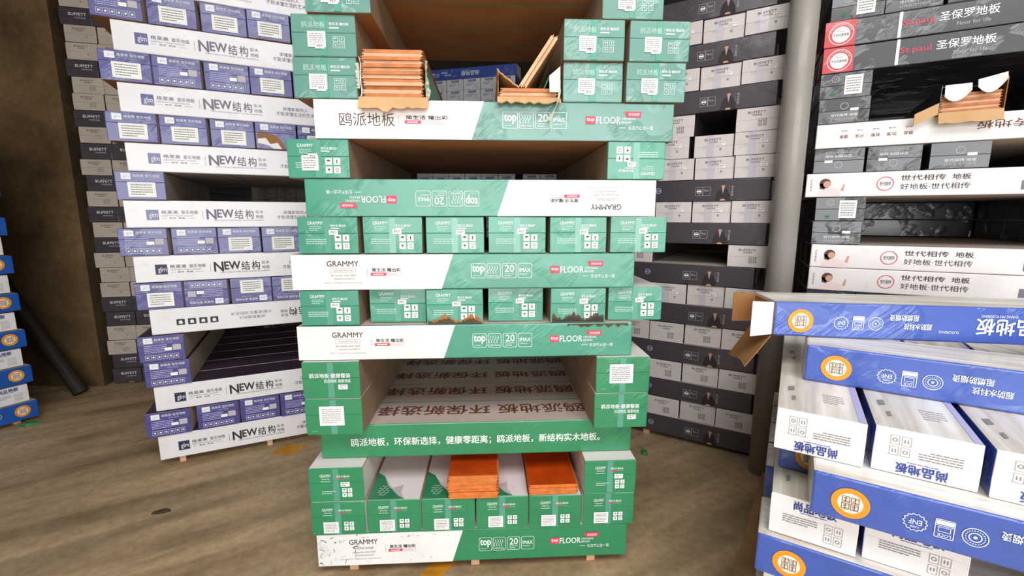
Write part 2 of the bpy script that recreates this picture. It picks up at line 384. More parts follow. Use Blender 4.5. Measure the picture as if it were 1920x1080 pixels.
# ---- green cartons
LG, WG, HU, HL = 1.24, 0.2075, 0.130, 0.141
def green_long(H, brand='latin', sub=False, wash='white_card'):
    W = LG; p = Print(W, H); X = lambda f: f*W; Z = lambda f: f*H
    p.poly([(0.003,0.002),(X(.428),0.002),(X(.463),H-0.002),(0.003,H-0.002)], wash, 1)
    if brand == 'latin':
        p.text('GRAMMY', X(.102), Z(.66), X(.192), Z(.81), 'ink_dark', 2, 0.02)
        if sub: p.text('新结构实木地板', X(.115), Z(.5), X(.178), Z(.58), 'ink_dark', 2)
        else:
            p.frame(X(.111), Z(.49), X(.183), Z(.606), 0.0008, 'ink_dark', 2); p.text('Laminate Flooring', X(.12), Z(.515), X(.174), Z(.575), 'ink_dark', 2)
        p.text('All quality with HDF', X(.111), Z(.37), X(.183), Z(.44), 'ink_dark', 2); p.text('waterproof,AC4', X(.119), Z(.28), X(.178), Z(.345), 'ink_dark', 2)
        p.text('Ideal for residential and commercial areas', X(.094), Z(.19), X(.20), Z(.235), 'ink_grey', 2)
    else:
        p.text('鸥派地板', X(.069), Z(.33), X(.218), Z(.67), 'ink_dark', 2)
    vx = .215 if brand == 'latin' else .228
    p.rect(X(vx), Z(.40), X(vx)+0.0012, Z(.6), 'ink_grey', 2)
    dx = 0 if brand == 'latin' else .02
    p.text('简生活 耀出彩', X(.229+dx), Z(.51), X(.311+dx*2.6), Z(.61), 'ink_black', 2, 0.03)
    p.rect(X(.225+dx), Z(.40), X(.269+dx), Z(.485), 'ink_red', 2); p.frame(X(.269+dx), Z(.40), X(.311+dx*2), Z(.485), 0.0008, 'ink_red', 2)
    p.lines(X(.232+dx), Z(.41), X(.264+dx), Z(.47), 1, 'ink_white', 3, 3); p.lines(X(.274+dx), Z(.41), X(.305+dx*2), Z(.47), 1, 'ink_faint', 3, 4)
    r = 0.007 if brand == 'latin' else 0.0
    for a, b in ((.514,.556),(.56,.60),(.605,.647),(.651,.693)): p.frame(X(a), Z(.31), X(b), Z(.725), 0.0014, 'ink_white', 2, r)
    p.text('top', X(.518), Z(.42), X(.552), Z(.67), 'ink_white', 2, 0.03); p.lines(X(.519), Z(.35), X(.548), Z(.40), 1, 'ink_pale', 2, 5)
    for k in range(4):
        x = X(.566 + k*.0075); p.stroke([(x + 0.004*math.sin(t*1.05), Z(.66) - t*Z(.038)) for t in range(7)], 0.0016, 'ink_white')
    p.text('HEATING', X(.565), Z(.35), X(.595), Z(.40), 'ink_white', 2)
    p.text('20', X(.613), Z(.48), X(.640), Z(.68), 'ink_white', 2, 0.015); p.text('QUALITY', X(.612), Z(.41), X(.641), Z(.455), 'ink_white', 2); p.lines(X(.612), Z(.35), X(.641), Z(.39), 1, 'ink_white', 2, 6)
    p.text('IMAX', X(.656), Z(.48), X(.688), Z(.59), 'ink_white', 2, 0.02); p.lines(X(.656), Z(.40), X(.682), Z(.44), 1, 'ink_white', 2, 7)
    p.rect(X(.747), Z(.44), X(.774), Z(.64), 'ink_red', 2); p.text('top', X(.75), Z(.49), X(.771), Z(.6), 'ink_white', 3, 0.02)
    p.text('FLOOR', X(.777), Z(.45), X(.846), Z(.63), 'ink_white', 2, 0.012)
    p.text('ORIGINAL', X(.849), Z(.55), X(.89), Z(.61), 'ink_white', 2); p.text('BRAND', X(.849), Z(.46), X(.877), Z(.52), 'ink_white', 2)
    p.poly([(X(.863),Z(.63)),(X(.904),Z(.63)),(X(.904),Z(.77)),(X(.857),Z(.77))], 'ink_red', 2); p.text('原创品牌', X(.868), Z(.665), X(.899), Z(.735), 'ink_white', 3)
    p.rect(X(.843), Z(.345), X(.862), Z(.356), 'ink_white', 2); p.text('生活不止这一面', X(.868), Z(.30), X(.94), Z(.40), 'ink_white', 2)
    return p
def green_slogan(H):
    p = Print(LG, H)
    p.text('鸥派地板，环保新选择，健康零距离；鸥派地板，新结构实木地板。', LG*.095, H*.34, LG*.895, H*.60, 'ink_white', 2, 0.012)
    return p
def slogan_top():
    p = Print(LG, WG); p.text('鸥派地板 环保新选择', LG*.16, WG*.36, LG*.86, WG*.78, 'ink_brown', 1, 0.015, rot=180)
    p.ring(LG*.93, WG*.82, 0.007, 0.010, 'ink_faint', 1, 20)
    me = p.mesh('top_print'); me.transform(Matrix.Rotation(R(-90), 4, 'X')); return me
def pallet_top_print(w, L):
    """white lid with a rolled-back green corner near the front end"""
    p = Print(w, L); W = w
    P = [(0.003, 0.003), (W*.70, 0.003)] + [(W*(.70 - .53*t), 0.003 + 0.16*t**1.5) for t in (.25,.5,.75,1.0)] + [(0.003, 0.19)]
    p.poly(P, 'green', 1)
    p.poly([(W*.70, .003), (W*.60, .045), (W*.61, .095), (W*.40, .075), (W*.17, .163), (W*.30, .098), (W*.435, .0596), (W*.568, .023)], 'ink_faint', 2)
    c = (W*.26, 0.062)
    for k in range(-2, 3):
        for q in range(-2, 3):
            if abs(k) + abs(q) < 4: p.stroke([(c[0]+k*.009-.004, c[1]+q*.014-.004), (c[0]+k*.009+.004, c[1]+q*.014-.004+(k+q) % 2*.008)], 0.002, 'ink_white', 3)
    me = p.mesh('top_print'); me.transform(Matrix.Rotation(R(-90), 4, 'X')); return me
def end_latin(H, style):
    W = WG; p = Print(W, H); X = lambda f: f*W; Z = lambda f: f*H
    if style == 'old':
        p.text('GRAMMY', X(.17), Z(.79), X(.43), Z(.88), 'ink_white', 2)
        p.lines(X(.2), Z(.62), X(.4), Z(.76), 3, 'ink_pale', 2, 11)
        p.text('简生活 耀出彩', X(.55), Z(.73), X(.81), Z(.80), 'ink_white', 2, 0.01); p.rect(X(.55), Z(.68), X(.69), Z(.705), 'ink_white', 2)
        p.lines(X(.13), Z(.25), X(.47), Z(.42), 3, 'ink_pale', 2, 12)
        icons4(p, X(.61), Z(.13), X(.85), Z(.52), True, 'ink_white', 'ink_dark')
    else:
        p.text('GRAMMY', X(.21), Z(.73), X(.41), Z(.82), 'ink_white', 2); p.text('新结构实木地板', X(.24), Z(.66), X(.38), Z(.70), 'ink_white', 2); p.lines(X(.22), Z(.58), X(.42), Z(.63), 1, 'ink_pale', 2, 13)
        p.text('简生活 耀出彩', X(.51), Z(.72), X(.75), Z(.78), 'ink_white', 2, 0.01); p.rect(X(.51), Z(.665), X(.63), Z(.695), 'ink_red', 2); p.rect(X(.63), Z(.675), X(.75), Z(.68), 'ink_pale', 2)
        if style == 'nolabel': p.lines(X(.23), Z(.22), X(.48), Z(.34), 2, 'ink_pale', 2, 14)
        icons4(p, X(.6), Z(.14), X(.78), Z(.40), True, 'ink_white', 'ink_dark')
    return p
def end_chinese(H):
    W = WG; p = Print(W, H); X = lambda f: f*W; Z = lambda f: f*H
    p.text('鸥派地板', X(.17), Z(.67), X(.53), Z(.82), 'ink_pale', 2); p.rect(X(.56), Z(.66), X(.565), Z(.82), 'ink_pale', 2)
    p.text('简生活 耀出彩', X(.59), Z(.73), X(.9), Z(.80), 'ink_white', 2, 0.01); p.rect(X(.59), Z(.66), X(.74), Z(.69), 'ink_white', 2)
    icons4(p, X(.64), Z(.2), X(.82), Z(.48), False, 'ink_white', 'ink_pale'); return p
def end_slogan(H):
    W = WG; p = Print(W, H)
    p.text('鸥派地板·健康整装', W*.13, H*.56, W*.84, H*.69, 'ink_white', 2, 0.01); p.text('鸥派地板 健康地板', W*.38, H*.43, W*.84, H*.53, 'ink_white', 2); return p
lab_m = sticker_mesh(0.058, 0.048, 6, 21); lab_b = sticker_mesh(0.09, 0.075, 8, 22); code_m = code_mesh(0.031, 0.017); lab_s = sticker_mesh(0.034, 0.019, 2, 23)
lab_w = sticker_mesh(0.056, 0.05, 5, 24)
def tp(H): return ('tape_strip', tape_part(WG, H, WG*.44, WG*.55), (0, 0, 0))
def green_end_kind(key, H, pr, extra=(), side='white_card', top='white_card', seed=0, flip=False, groove=0.56):
    gm = 'green_grey' if 'cn' in key else ('green_teal' if H == HU else 'green')
    if 'new' not in key: side = 'side_dull'
    body = carton_mesh('flooring_carton', WG, LG, H, gm, gm, side, top, 'kraft', H*groove, seed=seed)
    if flip: pr.flip()
    kind(key, (WG, LG, H), body, [('print', pr.mesh('print'), (0, 0, 0)), tp(H)] + list(extra))
green_end_kind('ge_old', HU, end_latin(HU, 'old'), [('code_sticker', code_m, (WG*.52, 0, HU*.52))], seed=1)
green_end_kind('ge_old2', HU, end_latin(HU, 'old'), [('code_sticker', code_m, (WG*.50, 0, HU*.54))], seed=2)
green_end_kind('ge_old_flip', HU, end_latin(HU, 'old'), [('code_sticker', code_m, (WG*.34, 0, HU*.34))], seed=3, flip=True)
green_end_kind('ge_label_old', HU, end_latin(HU, 'old'), [('label_sticker', lab_w, (WG*.23, 0, HU*.2)), ('code_sticker', code_m, (WG*.34, 0, HU*.5))], seed=3)
green_end_kind('ge_cn', HU, end_chinese(HU), [('label_sticker', lab_m, (WG*.25, 0, HU*.22)), ('code_sticker', code_m, (WG*.36, 0, HU*.18))], seed=4)
green_end_kind('ge_new', HL, end_latin(HL, 'new'), [('label_sticker', lab_m, (WG*.22, 0, HL*.07))], seed=5)
top_p = pallet_top_print(WG, LG)
green_end_kind('ge_new_top', HL, end_latin(HL, 'new'), [('label_sticker', lab_m, (WG*.23, 0, HL*.06)), ('top_print', top_p, (0, 0, HL))], seed=6)
green_end_kind('ge_new_nolabel', HL, end_latin(HL, 'nolabel'), [('code_sticker', lab_s, (WG*.58, 0, HL*.45))], seed=7)
green_end_kind('ge_plain', HL, Print(WG, HL) if False else end_slogan(HL), [('code_sticker', lab_s, (WG*.62, 0, HL*.25))], seed=8)
_pl = Print(WG, HL); _pl.lines(WG*.1, HL*.1, WG*.2, HL*.12, 1, 'ink_pale', 2)
green_end_kind('ge_biglabel', HL, _pl, [('label_sticker', lab_b, (WG*.25, 0, HL*.27))], seed=9)
def stain(x0, x1, h, ms, seed, W=WG, H=HU):
    rnd = random.Random(seed); p = Print(W, H); n = 44
    for q, m in enumerate(ms):
        hh = h*(1 - .4*q)
        P = [(x0*W, .003), (x1*W, .003)] + [(x1*W - (x1-x0)*W*i/n, .003 + hh*H*(.55 + .3*math.sin(i*.31 + seed) + rnd.uniform(-.25, .2))) for i in range(n + 1)]
        p.poly(P, m, 4 + q)
    return p.mesh('stain')
green_end_kind('ge_stain_brown', HU, end_latin(HU, 'old'), [('code_sticker', code_m, (WG*.46, 0, HU*.52)), ('stain', stain(.03, .98, .28, ['stain_orange', 'stain_brown'], 5), (0, 0, 0))], seed=61)
green_end_kind('ge_stain_black', HU, end_latin(HU, 'old'), [('code_sticker', code_m, (WG*.52, 0, HU*.55)), ('stain', stain(.03, .97, .3, ['stain_brown', 'stain_dark'], 6), (0, 0, 0))], seed=62)
def green_cross_kind(key, H, pr, extra=(), top='top_beige', seed=0):
    gm = 'green_grey' if 'cn' in key else ('green_teal' if H == HU else 'green')
    body = carton_mesh('flooring_carton', LG, WG, H, gm, gm, gm, top, 'kraft', None, bev=0.004, seed=seed)
    kind(key, (LG, WG, H), body, [('print', pr.mesh('print'), (0, 0, 0))] + list(extra))
green_cross_kind('gc_latin', HU, green_long(HU), seed=11)
_st = Print(LG, HU); _r = random.Random(9)
_st.poly([(LG*.80, HU-.003), (LG*.985, HU-.003)] + [(LG*(.985 - .185*i/18), HU - .003 - HU*.14*_r.uniform(.1, 1)) for i in range(19)], 'stain_brown', 3)
green_cross_kind('gc_latin_stained', HU, green_long(HU), [('stain', _st.mesh('stain'), (0, 0, 0))], seed=18)
_sc = Print(LG, HL)
for _i in range(26):
    _x = .008 + .15*_r.random()**1.7; _z = .006 + .125*_r.random(); _l = .006 + .022*_r.random(); _a = _r.uniform(-.6, 1.8)
    _sc.stroke([(_x, _z), (_x + _l*.5*math.cos(_a), _z + _l*.4*math.sin(_a) + .002), (_x + _l*math.cos(_a), min(HL - .004, max(.004, _z + _l*math.sin(_a))))], .0012 + .003*_r.random(), ('stain_dark', 'mark_grey', 'ink_faint')[_i % 3], 3)
for _i in range(14):
    _x = .16 + .36*_r.random(); _z = (.012 if _r.random() < .5 else .118) + .012*_r.random(); _sc.stroke([(_x, _z), (_x + .012*_r.random(), _z + .004*_r.random())], .0018, 'mark_grey', 3)
green_cross_kind('gc_latin_flip', HU, green_long(HU).flip(), seed=12)
green_cross_kind('gc_cn', HU, green_long(HU, 'cn'), seed=13)
green_cross_kind('gc_bottom', HL, green_long(HL, 'latin', True, 'white_scuffed'), [('scuff_marks', _sc.mesh('scuff_marks'), (0, 0, 0))], seed=14, top='white_card')
st_top = slogan_top()
green_cross_kind('gc_slogan', HL, green_slogan(HL), [('top_print', st_top, (0, 0, HL))], seed=15)
kind('gc_plain', (LG, WG, HU), carton_mesh('flooring_carton', LG, WG, HU, 'green_teal', 'green_teal', 'green_teal', 'top_beige', 'kraft', None, seed=16), [])
kind('gc_plain_low', (LG, WG, HL), carton_mesh('flooring_carton', LG, WG, HL, 'green', 'green', 'green', 'white_card', 'kraft', None, seed=17), [])

# ---- violet cartons
LP, WP, HP = 1.27, 0.209, 0.1455
def logo_square(p, x0, z0, x1, z1, bg, ink):
    p.rect(x0, z0, x1, z1, bg, 2); w, h = x1-x0, z1-z0
    p.text('glm', x0+w*.22, z0+h*.12, x0+w*.92, z0+h*.75, ink, 3)
def violet_long(dark):
    p = Print(LP, HP); k = 'ink_black' if dark else 'ink_grey'; b = 'ink_navy' if dark else 'purple'
    logo_square(p, .092, .042, .145, .096, b, 'ink_white')
    p.text('格莱美', .157, .073, .232, .093, k, 2); p.text('音乐地板', .245, .073, .322, .093, k, 2)
    p.text('GRAMMY MUSIC FLOOR', .157, .062, .3, .067, k, 2); p.text('尊贵  典雅', .19, .048, .26, .056, k, 2); p.rect(.157,.051,.18,.052,k,2); p.rect(.275,.051,.31,.052,k,2)
    p.rect(.342, .045, .3432, .09, k, 2)
    p.text('N', .361, .046, .405, .099, k, 2, 0.035); p.text('EW', .411, .055, .488, .099, k, 2, 0.035)
    p.text('结', .494, .048, .535, .098, k, 2, 0.012); p.text('构', .546, .048, .587, .098, k, 2, 0.012)
    p.text('实木', .597, .078, .638, .096, k, 2); p.text('地板', .597, .05, .638, .07, k, 2)
    p.text('NEW STRUCTURE SOLID WOOD FLOORING', .39, .036, .635, .042, k, 2)
    p.text('读懂家居的人', .74, .074, .872, .094, k, 2); p.text('才能读懂生活的艺术', .706, .046, .905, .068, k, 2)
    return p
def violet_icons():
    p = Print(LP, HP)
    for i in range(4):
        x = .118 + i*.053; p.rect(x, .047, x+.038, .081, 'ink_black', 2); p.disc(x+.019, .064, .009, 'ink_white', 3, 12); p.rect(x+.01, .054, x+.028, .058, 'ink_white', 3)
    p.text('才能读懂生活的艺术', .377, .078, .59, .096, 'ink_grey', 2, rot=180); p.text('读懂家居的人', .415, .052, .554, .070, 'ink_grey', 2, rot=180)
    p.text('地板', .634, .07, .675, .09, 'ink_dark', 2, rot=180); p.text('实木', .634, .045, .675, .065, 'ink_dark', 2, rot=180)
    p.text('构', .684, .048, .727, .098, 'ink_black', 2, .012, rot=180); p.text('结', .735, .048, .779, .098, 'ink_black', 2, .012, rot=180)
    p.text('NEW', .785, .048, .91, .1, 'ink_black', 2, .02, rot=180)
    return p
def violet_end(spec):
    W, H = WP, HP; p = Print(W, H); X = lambda f: f*W; Z = lambda f: f*H
    p.rect(X(.13), Z(.72), X(.32), Z(.93), 'ink_white', 2); p.text('glm', X(.17), Z(.76), X(.3), Z(.88), 'ink_lilac', 3)
    p.text('格莱美 音乐地板', X(.36), Z(.80), X(.9), Z(.9), 'ink_white', 2); p.text('尊贵 典雅', X(.5), Z(.71), X(.75), Z(.76), 'ink_lilac', 2)
    if spec:
        p.lines(X(.13), Z(.34), X(.62), Z(.66), 5, 'ink_lilac', 2, 31)
        p.rect(X(.56), Z(.40), X(.72), Z(.52), 'sticker', 3); p.rect(X(.74), Z(.40), X(.92), Z(.62), 'ink_faint', 3)
        for i in range(6):
            x = X(.13 + i*.125); p.frame(x, Z(.09), x+X(.10), Z(.27), 0.0012, 'ink_white', 2); p.disc(x+X(.05), Z(.18), 0.005, 'ink_white', 2, 8)
    return p
lab_p = sticker_mesh(WP*.56, HP*.52, 5, 41)
def violet_end_kind(key, spec, flip=False, seed=0):
    pr = violet_end(spec)
    if flip: pr.flip()
    parts = [('print', pr.mesh('print'), (0, 0, 0))]
    if not spec: parts.append(('label_sticker', lab_p, (WP*.24, 0, HP*(.40 if flip else .1))))
    kind(key, (WP, LP, HP), carton_mesh('flooring_carton', WP, LP, HP, 'purple', 'purple', 'pale_top', 'purple_top', 'kraft', HP*.62, seed=seed), parts)
def torn_corner():
    p = Print(WP, HP); x = lambda a: a*WP; z = lambda a: a*HP
    p.poly([(x(.01), z(.03)), (x(.72), z(.03)), (x(.62), z(.30)), (x(.5), z(.52)), (x(.3), z(.60)), (x(.06), z(.62))], 'kraft', 4)
    p.poly([(x(.03), z(.03)), (x(.62), z(.03)), (x(.52), z(.26)), (x(.34), z(.20)), (x(.24), z(.42)), (x(.05), z(.38))], 'white_card', 5)
    p.poly([(x(.03), z(.03)), (x(.42), z(.03)), (x(.30), z(.14)), (x(.05), z(.22))], 'purple', 6); return p.mesh('torn_patch')
kind('ve_torn', (WP, LP, HP), carton_mesh('flooring_carton', WP, LP, HP, 'purple', 'purple', 'pale_top', 'purple_top', 'kraft', HP*.62, seed=29), [('print', violet_end(False).mesh('print'), (0, 0, 0)), ('torn_patch', torn_corner(), (0, 0, 0))])
violet_end_kind('ve_label', False, seed=21); violet_end_kind('ve_spec', True, seed=22)
violet_end_kind('ve_label_flip', False, True, 23); violet_end_kind('ve_spec_flip', True, True, 24)
def violet_cross_kind(key, pr, seed):
    kind(key, (LP, WP, HP), carton_mesh('flooring_carton', LP, WP, HP, 'white_film', 'white_film', 'purple', 'purple_top', 'pale_top', None, bev=.004, seed=seed), [('print', pr.mesh('print'), (0, 0, 0))] if pr else [])
violet_cross_kind('vc_dark', violet_long(True), 25); violet_cross_kind('vc_grey', violet_long(False), 26); violet_cross_kind('vc_icons', violet_icons(), 27); violet_cross_kind('vc_plain', None, 28)

# ---- charcoal cartons with white ends
LB, WB, HB = 1.24, 0.2045, 0.1222
def portrait(p, x, z, h):
    w = h*.8
    p.poly([(x,z),(x+w,z),(x+w*.95,z+h*.35),(x+w*.78,z+h*.62),(x+w*.56,z+h*.7),(x+w*.44,z+h*.7),(x+w*.22,z+h*.62),(x+w*.05,z+h*.35)], 'suit_print', 2)
    p.poly([(x+w*.42,z+h*.7),(x+w*.58,z+h*.7),(x+w*.5,z+h*.38)], 'ink_faint', 3); p.poly([(x+w*.47,z+h*.66),(x+w*.53,z+h*.66),(x+w*.5,z+h*.42)], 'ink_red', 4)
    p.disc(x+w*.5, z+h*.83, h*.125, 'skin_print', 3, 16, .78)
    p.poly([(x+w*.5+h*.105*math.cos(R(t)), z+h*.86+h*.125*math.sin(R(t))) for t in range(0, 181, 20)], 'hair_print', 4)
    p.disc(x+w*.44, z+h*.83, h*.02, 'ink_black', 5, 8); p.disc(x+w*.56, z+h*.83, h*.02, 'ink_black', 5, 8)
    p.poly([(x+w*.3,z),(x+w*.7,z),(x+w*.6,z+h*.09),(x+w*.4,z+h*.09)], 'skin_print', 4)
def charcoal_long():
    p = Print(LB, HB)
    x = LB - .38                               # the portrait sits near the right-hand end
    p.frame(x, .032, x+.04, .08, .0012, 'ink_faint', 2); p.frame(x+.04, .032, x+.08, .08, .0012, 'ink_faint', 2)
    p.ring(x+.02, .056, .010, .0135, 'ink_faint', 2, 16); p.rect(x+.009, .052, x+.031, .060, 'ink_white', 3); p.text('Floor', x+.047, .055, x+.073, .067, 'ink_faint', 2)
    portrait(p, x+.107, .003, .098)
    p.text('股神之选', x+.188, .028, x+.199, .085, 'ink_faint', 2, rot=90); p.text('BUFFETT', x+.176, .028, x+.182, .085, 'mark_grey', 2, rot=90)
    p.ring(x-.21, .065, .014, .017, 'ink_lilac', 2, 18); p.text('股神', x-.222, .057, x-.198, .072, 'ink_lilac', 2)
    return p
def charcoal_end(icons):
    W, H = WB, HB; p = Print(W, H)
    p.text('BUFFETT', W*.27, H*.74, W*.69, H*.84, 'ink_dark', 2); p.text('巴菲特地板', W*.38, H*.64, W*.6, H*.71, 'ink_dark', 2)
    if icons: icons4(p, W*.53, H*.2, W*.72, H*.5, True, 'mark_grey', 'white_card')
    else:
        p.lines(W*.22, H*.36, W*.5, H*.52, 3, 'ink_faint', 2, 51); p.rect(W*.66, H*.3, W*.71, H*.39, 'mark_grey', 2)
    return p
def dark_end():
    W, H = WB, HB; p = Print(W, H); p.text('BUFFETT', W*.3, H*.55, W*.85, H*.72, 'ink_white', 2); p.text('巴菲特地板', W*.48, H*.38, W*.83, H*.48, 'ink_faint', 2); return p
kind('bc', (LB, WB, HB), carton_mesh('flooring_carton', LB, WB, HB, 'charcoal', 'charcoal', 'charcoal', 'pale_top', 'charcoal', None, bev=.004, seed=31), [('print', charcoal_long().mesh('print'), (0, 0, 0))])
kind('bc_plain', (LB, WB, HB), carton_mesh('flooring_carton', LB, WB, HB, 'charcoal', 'charcoal', 'charcoal', 'pale_top', 'charcoal', None, bev=.004, seed=32), [])
lab_wb = sticker_mesh(.034, .02, 2, 52)
tape_b = tape_part(WB, HB, WB*.33, WB*.52, 'tape_white')
kind('be', (WB, LB, HB), carton_mesh('flooring_carton', WB, LB, HB, 'greybox_white', 'greybox_white', 'charcoal', 'charcoal', 'charcoal', HB*.48, seed=33), [('print', charcoal_end(False).mesh('print'), (0, 0, 0)), ('tape_strip', tape_b, (0, 0, 0)), ('code_sticker', lab_wb, (WB*.62, 0, HB*.5))])
kind('be_icons', (WB, LB, HB), carton_mesh('flooring_carton', WB, LB, HB, 'greybox_white', 'greybox_white', 'charcoal', 'charcoal', 'charcoal', HB*.48, seed=34), [('print', charcoal_end(True).mesh('print'), (0, 0, 0))])
mat('shaded_white', '#c2b3a4', 0.75, var=0.1, dirt='#9c8b78')  # duller copy of the white ends; wall-side shade is put into its colour
for _n, _i in (('bj', False), ('bj_icons', True)): kind(_n, (WB, LB, HB), carton_mesh('flooring_carton', WB, LB, HB, 'shaded_white', 'shaded_white', 'charcoal', 'charcoal', 'charcoal', HB*.48, seed=36), [('print', charcoal_end(_i).mesh('print'), (0, 0, 0))])
kind('bd', (WB, LB, HB), carton_mesh('flooring_carton', WB, LB, HB, 'charcoal', 'charcoal', 'charcoal', 'charcoal', 'charcoal', HB*.48, seed=35), [('print', dark_end().mesh('print'), (0, 0, 0))])

# ---- white cartons with dark grey ends / black cartons on top
LR, WR, HR = 1.27, 0.209, 0.1188
def girl(p, x, z, h):
    p.poly([(x,z),(x+h*1.05,z),(x+h*.98,z+h*.3),(x+h*.72,z+h*.42),(x+h*.42,z+h*.42),(x+h*.12,z+h*.28)], 'pink_print', 2)
    p.disc(x+h*.33, z+h*.66, h*.24, 'hair_print', 3, 18); p.poly([(x+h*.10,z+h*.66),(x+h*.36,z+h*.66),(x+h*.32,z+h*.36),(x+h*.12,z+h*.40)], 'hair_print', 3)
    p.disc(x+h*.41, z+h*.62, h*.16, 'skin_print', 4, 16); p.poly([(x+h*1.0,z+h*.3),(x+h*1.1,z+h*.62),(x+h*1.16,z+h*.6),(x+h*1.12,z+h*.26)], 'skin_print', 3)
def heritage_long():
    p = Print(LR, HR)
    p.text('传承世代', .02, .028, .028, .09, 'ink_grey', 2, rot=90)
    girl(p, .05, .002, .10)
    cx, cz = .325, .06
    p.ring(cx, cz, .030, .0335, 'ink_red', 2, 30); p.text('世代相传', cx-.022, cz-.010, cx+.022, cz+.010, 'ink_dark', 3)
    p.text('世代相传', .382, .072, .545, .098, 'ink_dark', 2, .012); p.text('地板', .568, .072, .632, .098, 'ink_dark', 2, .012)
    p.text('好地板·世代相传', .384, .030, .632, .058, 'ink_dark', 2, .0)
    p.rect(.80, .02, .84, .06, 'ink_grey', 2)
    return p
def heritage_icons():
    p = Print(LR, HR)
    for i, t in enumerate(('健康', '环保', '耐磨', '防潮', '静音')):
        x = .10 + i*.062; p.text(t, x, .045, x+.034, .062, 'ink_brown', 2, rot=180); p.text(t, x+.004, .078, x+.030, .085, 'ink_grey', 2, rot=180)
    p.text('世代相传地板', .60, .05, .95, .085, 'ink_brown', 2, .01, rot=180); return p
def heritage_end():
    W, H = WR, HR; p = Print(W, H)
    p.ring(W*.5, H*.68, .014, .0165, 'ink_faint', 2, 20); p.text('世代相传·地板', W*.25, H*.26, W*.78, H*.38, 'ink_white', 2); p.text('好地板世代相传', W*.25, H*.1, W*.78, H*.22, 'ink_faint', 2)
    p.rect(W*.62, H*.48, W*.78, H*.58, 'sticker', 2); return p
def heritage_end_label():
    W, H = WR, HR; p = Print(W, H); p.ring(W*.29, H*.76, .013, .0155, 'ink_faint', 2, 20); p.text('好', W*.26, H*.7, W*.32, H*.82, 'ink_faint', 2); p.rect(W*.22, H*.12, W*.30, H*.24, 'leaf_green', 2); return p
def black_long():
    p = Print(LR, HR)
    p.rect(.003, .002, .125, HR-.002, 'red_patch', 1); cx, cz = .068, .058
    p.ring(cx, cz, .047, .050, 'ink_white', 2, 36); p.disc(cx, cz-.003, .036, 'ink_white', 2, 30)
    p.text('不仅仅是地板', cx-.032, cz-.012, cx+.032, cz+.002, 'ink_dark', 3, .01); p.text('Floor', cx-.014, cz+.008, cx+.014, cz+.018, 'ink_red', 3)
    for k in range(16):
        a = R(20 + 10*k*1.0); p.rect(cx+.0415*math.cos(a)-.0016, cz+.0415*math.sin(a)-.0016, cx+.0415*math.cos(a)+.0016, cz+.0415*math.sin(a)+.0016, 'ink_white', 2)
    p.rect(.285, .004, .297, HR-.004, 'sticker', 2)
    p.text('St.paul', .30, .045, .41, .078, 'ink_red', 2, .01)
    p.text('圣保罗地板', .428, .05, .625, .088, 'ink_white', 2, .012); p.text('Floor for life', .49, .022, .60, .038, 'ink_faint', 2); return p
kind('hc', (LR, WR, HR), carton_mesh('flooring_carton', LR, WR, HR, 'white_card', 'white_card', 'grey_dark', 'top_beige', 'pale_top', None, bev=.004, seed=41), [('print', heritage_long().mesh('print'), (0, 0, 0))])
kind('hc_icons', (LR, WR, HR), carton_mesh('flooring_carton', LR, WR, HR, 'white_card', 'white_card', 'grey_dark', 'top_beige', 'pale_top', None, bev=.004, seed=42), [('print', heritage_icons().mesh('print'), (0, 0, 0))])
kind('hc_plain', (LR, WR, HR), carton_mesh('flooring_carton', LR, WR, HR, 'white_card', 'white_card', 'grey_dark', 'top_beige', 'pale_top', None, bev=.004, seed=43), [])
lab_h = sticker_mesh(WR*.34, HR*.74, 6, 61)
kind('he', (WR, LR, HR), carton_mesh('flooring_carton', WR, LR, HR, 'grey_dark', 'grey_dark', 'grey_dark', 'grey_dark', 'pale_top', HR*.5, seed=44), [('print', heritage_end().mesh('print'), (0, 0, 0))])
kind('he_flip', (WR, LR, HR), carton_mesh('flooring_carton', WR, LR, HR, 'grey_dark', 'grey_dark', 'grey_dark', 'grey_dark', 'pale_top', HR*.5, seed=45), [('print', heritage_end().flip().mesh('print'), (0, 0, 0))])
kind('he_label', (WR, LR, HR), carton_mesh('flooring_carton', WR, LR, HR, 'grey_dark', 'grey_dark', 'grey_dark', 'grey_dark', 'pale_top', HR*.5, seed=46), [('print', heritage_end_label().mesh('print'), (0, 0, 0)), ('label_sticker', lab_h, (WR*.48, 0, HR*.12))])
kind('kc', (LR, WR, HR), carton_mesh('flooring_carton', LR, WR, HR, 'grey_dark', 'grey_dark', 'red_patch', 'grey_dark', 'grey_dark', None, bev=.004, seed=47), [('print', black_long().mesh('print'), (0, 0, 0))])
kind('kc_plain', (LR, WR, HR), carton_mesh('flooring_carton', LR, WR, HR, 'grey_dark', 'grey_dark', 'grey_dark', 'grey_dark', 'grey_dark', None, bev=.004, seed=48), [])

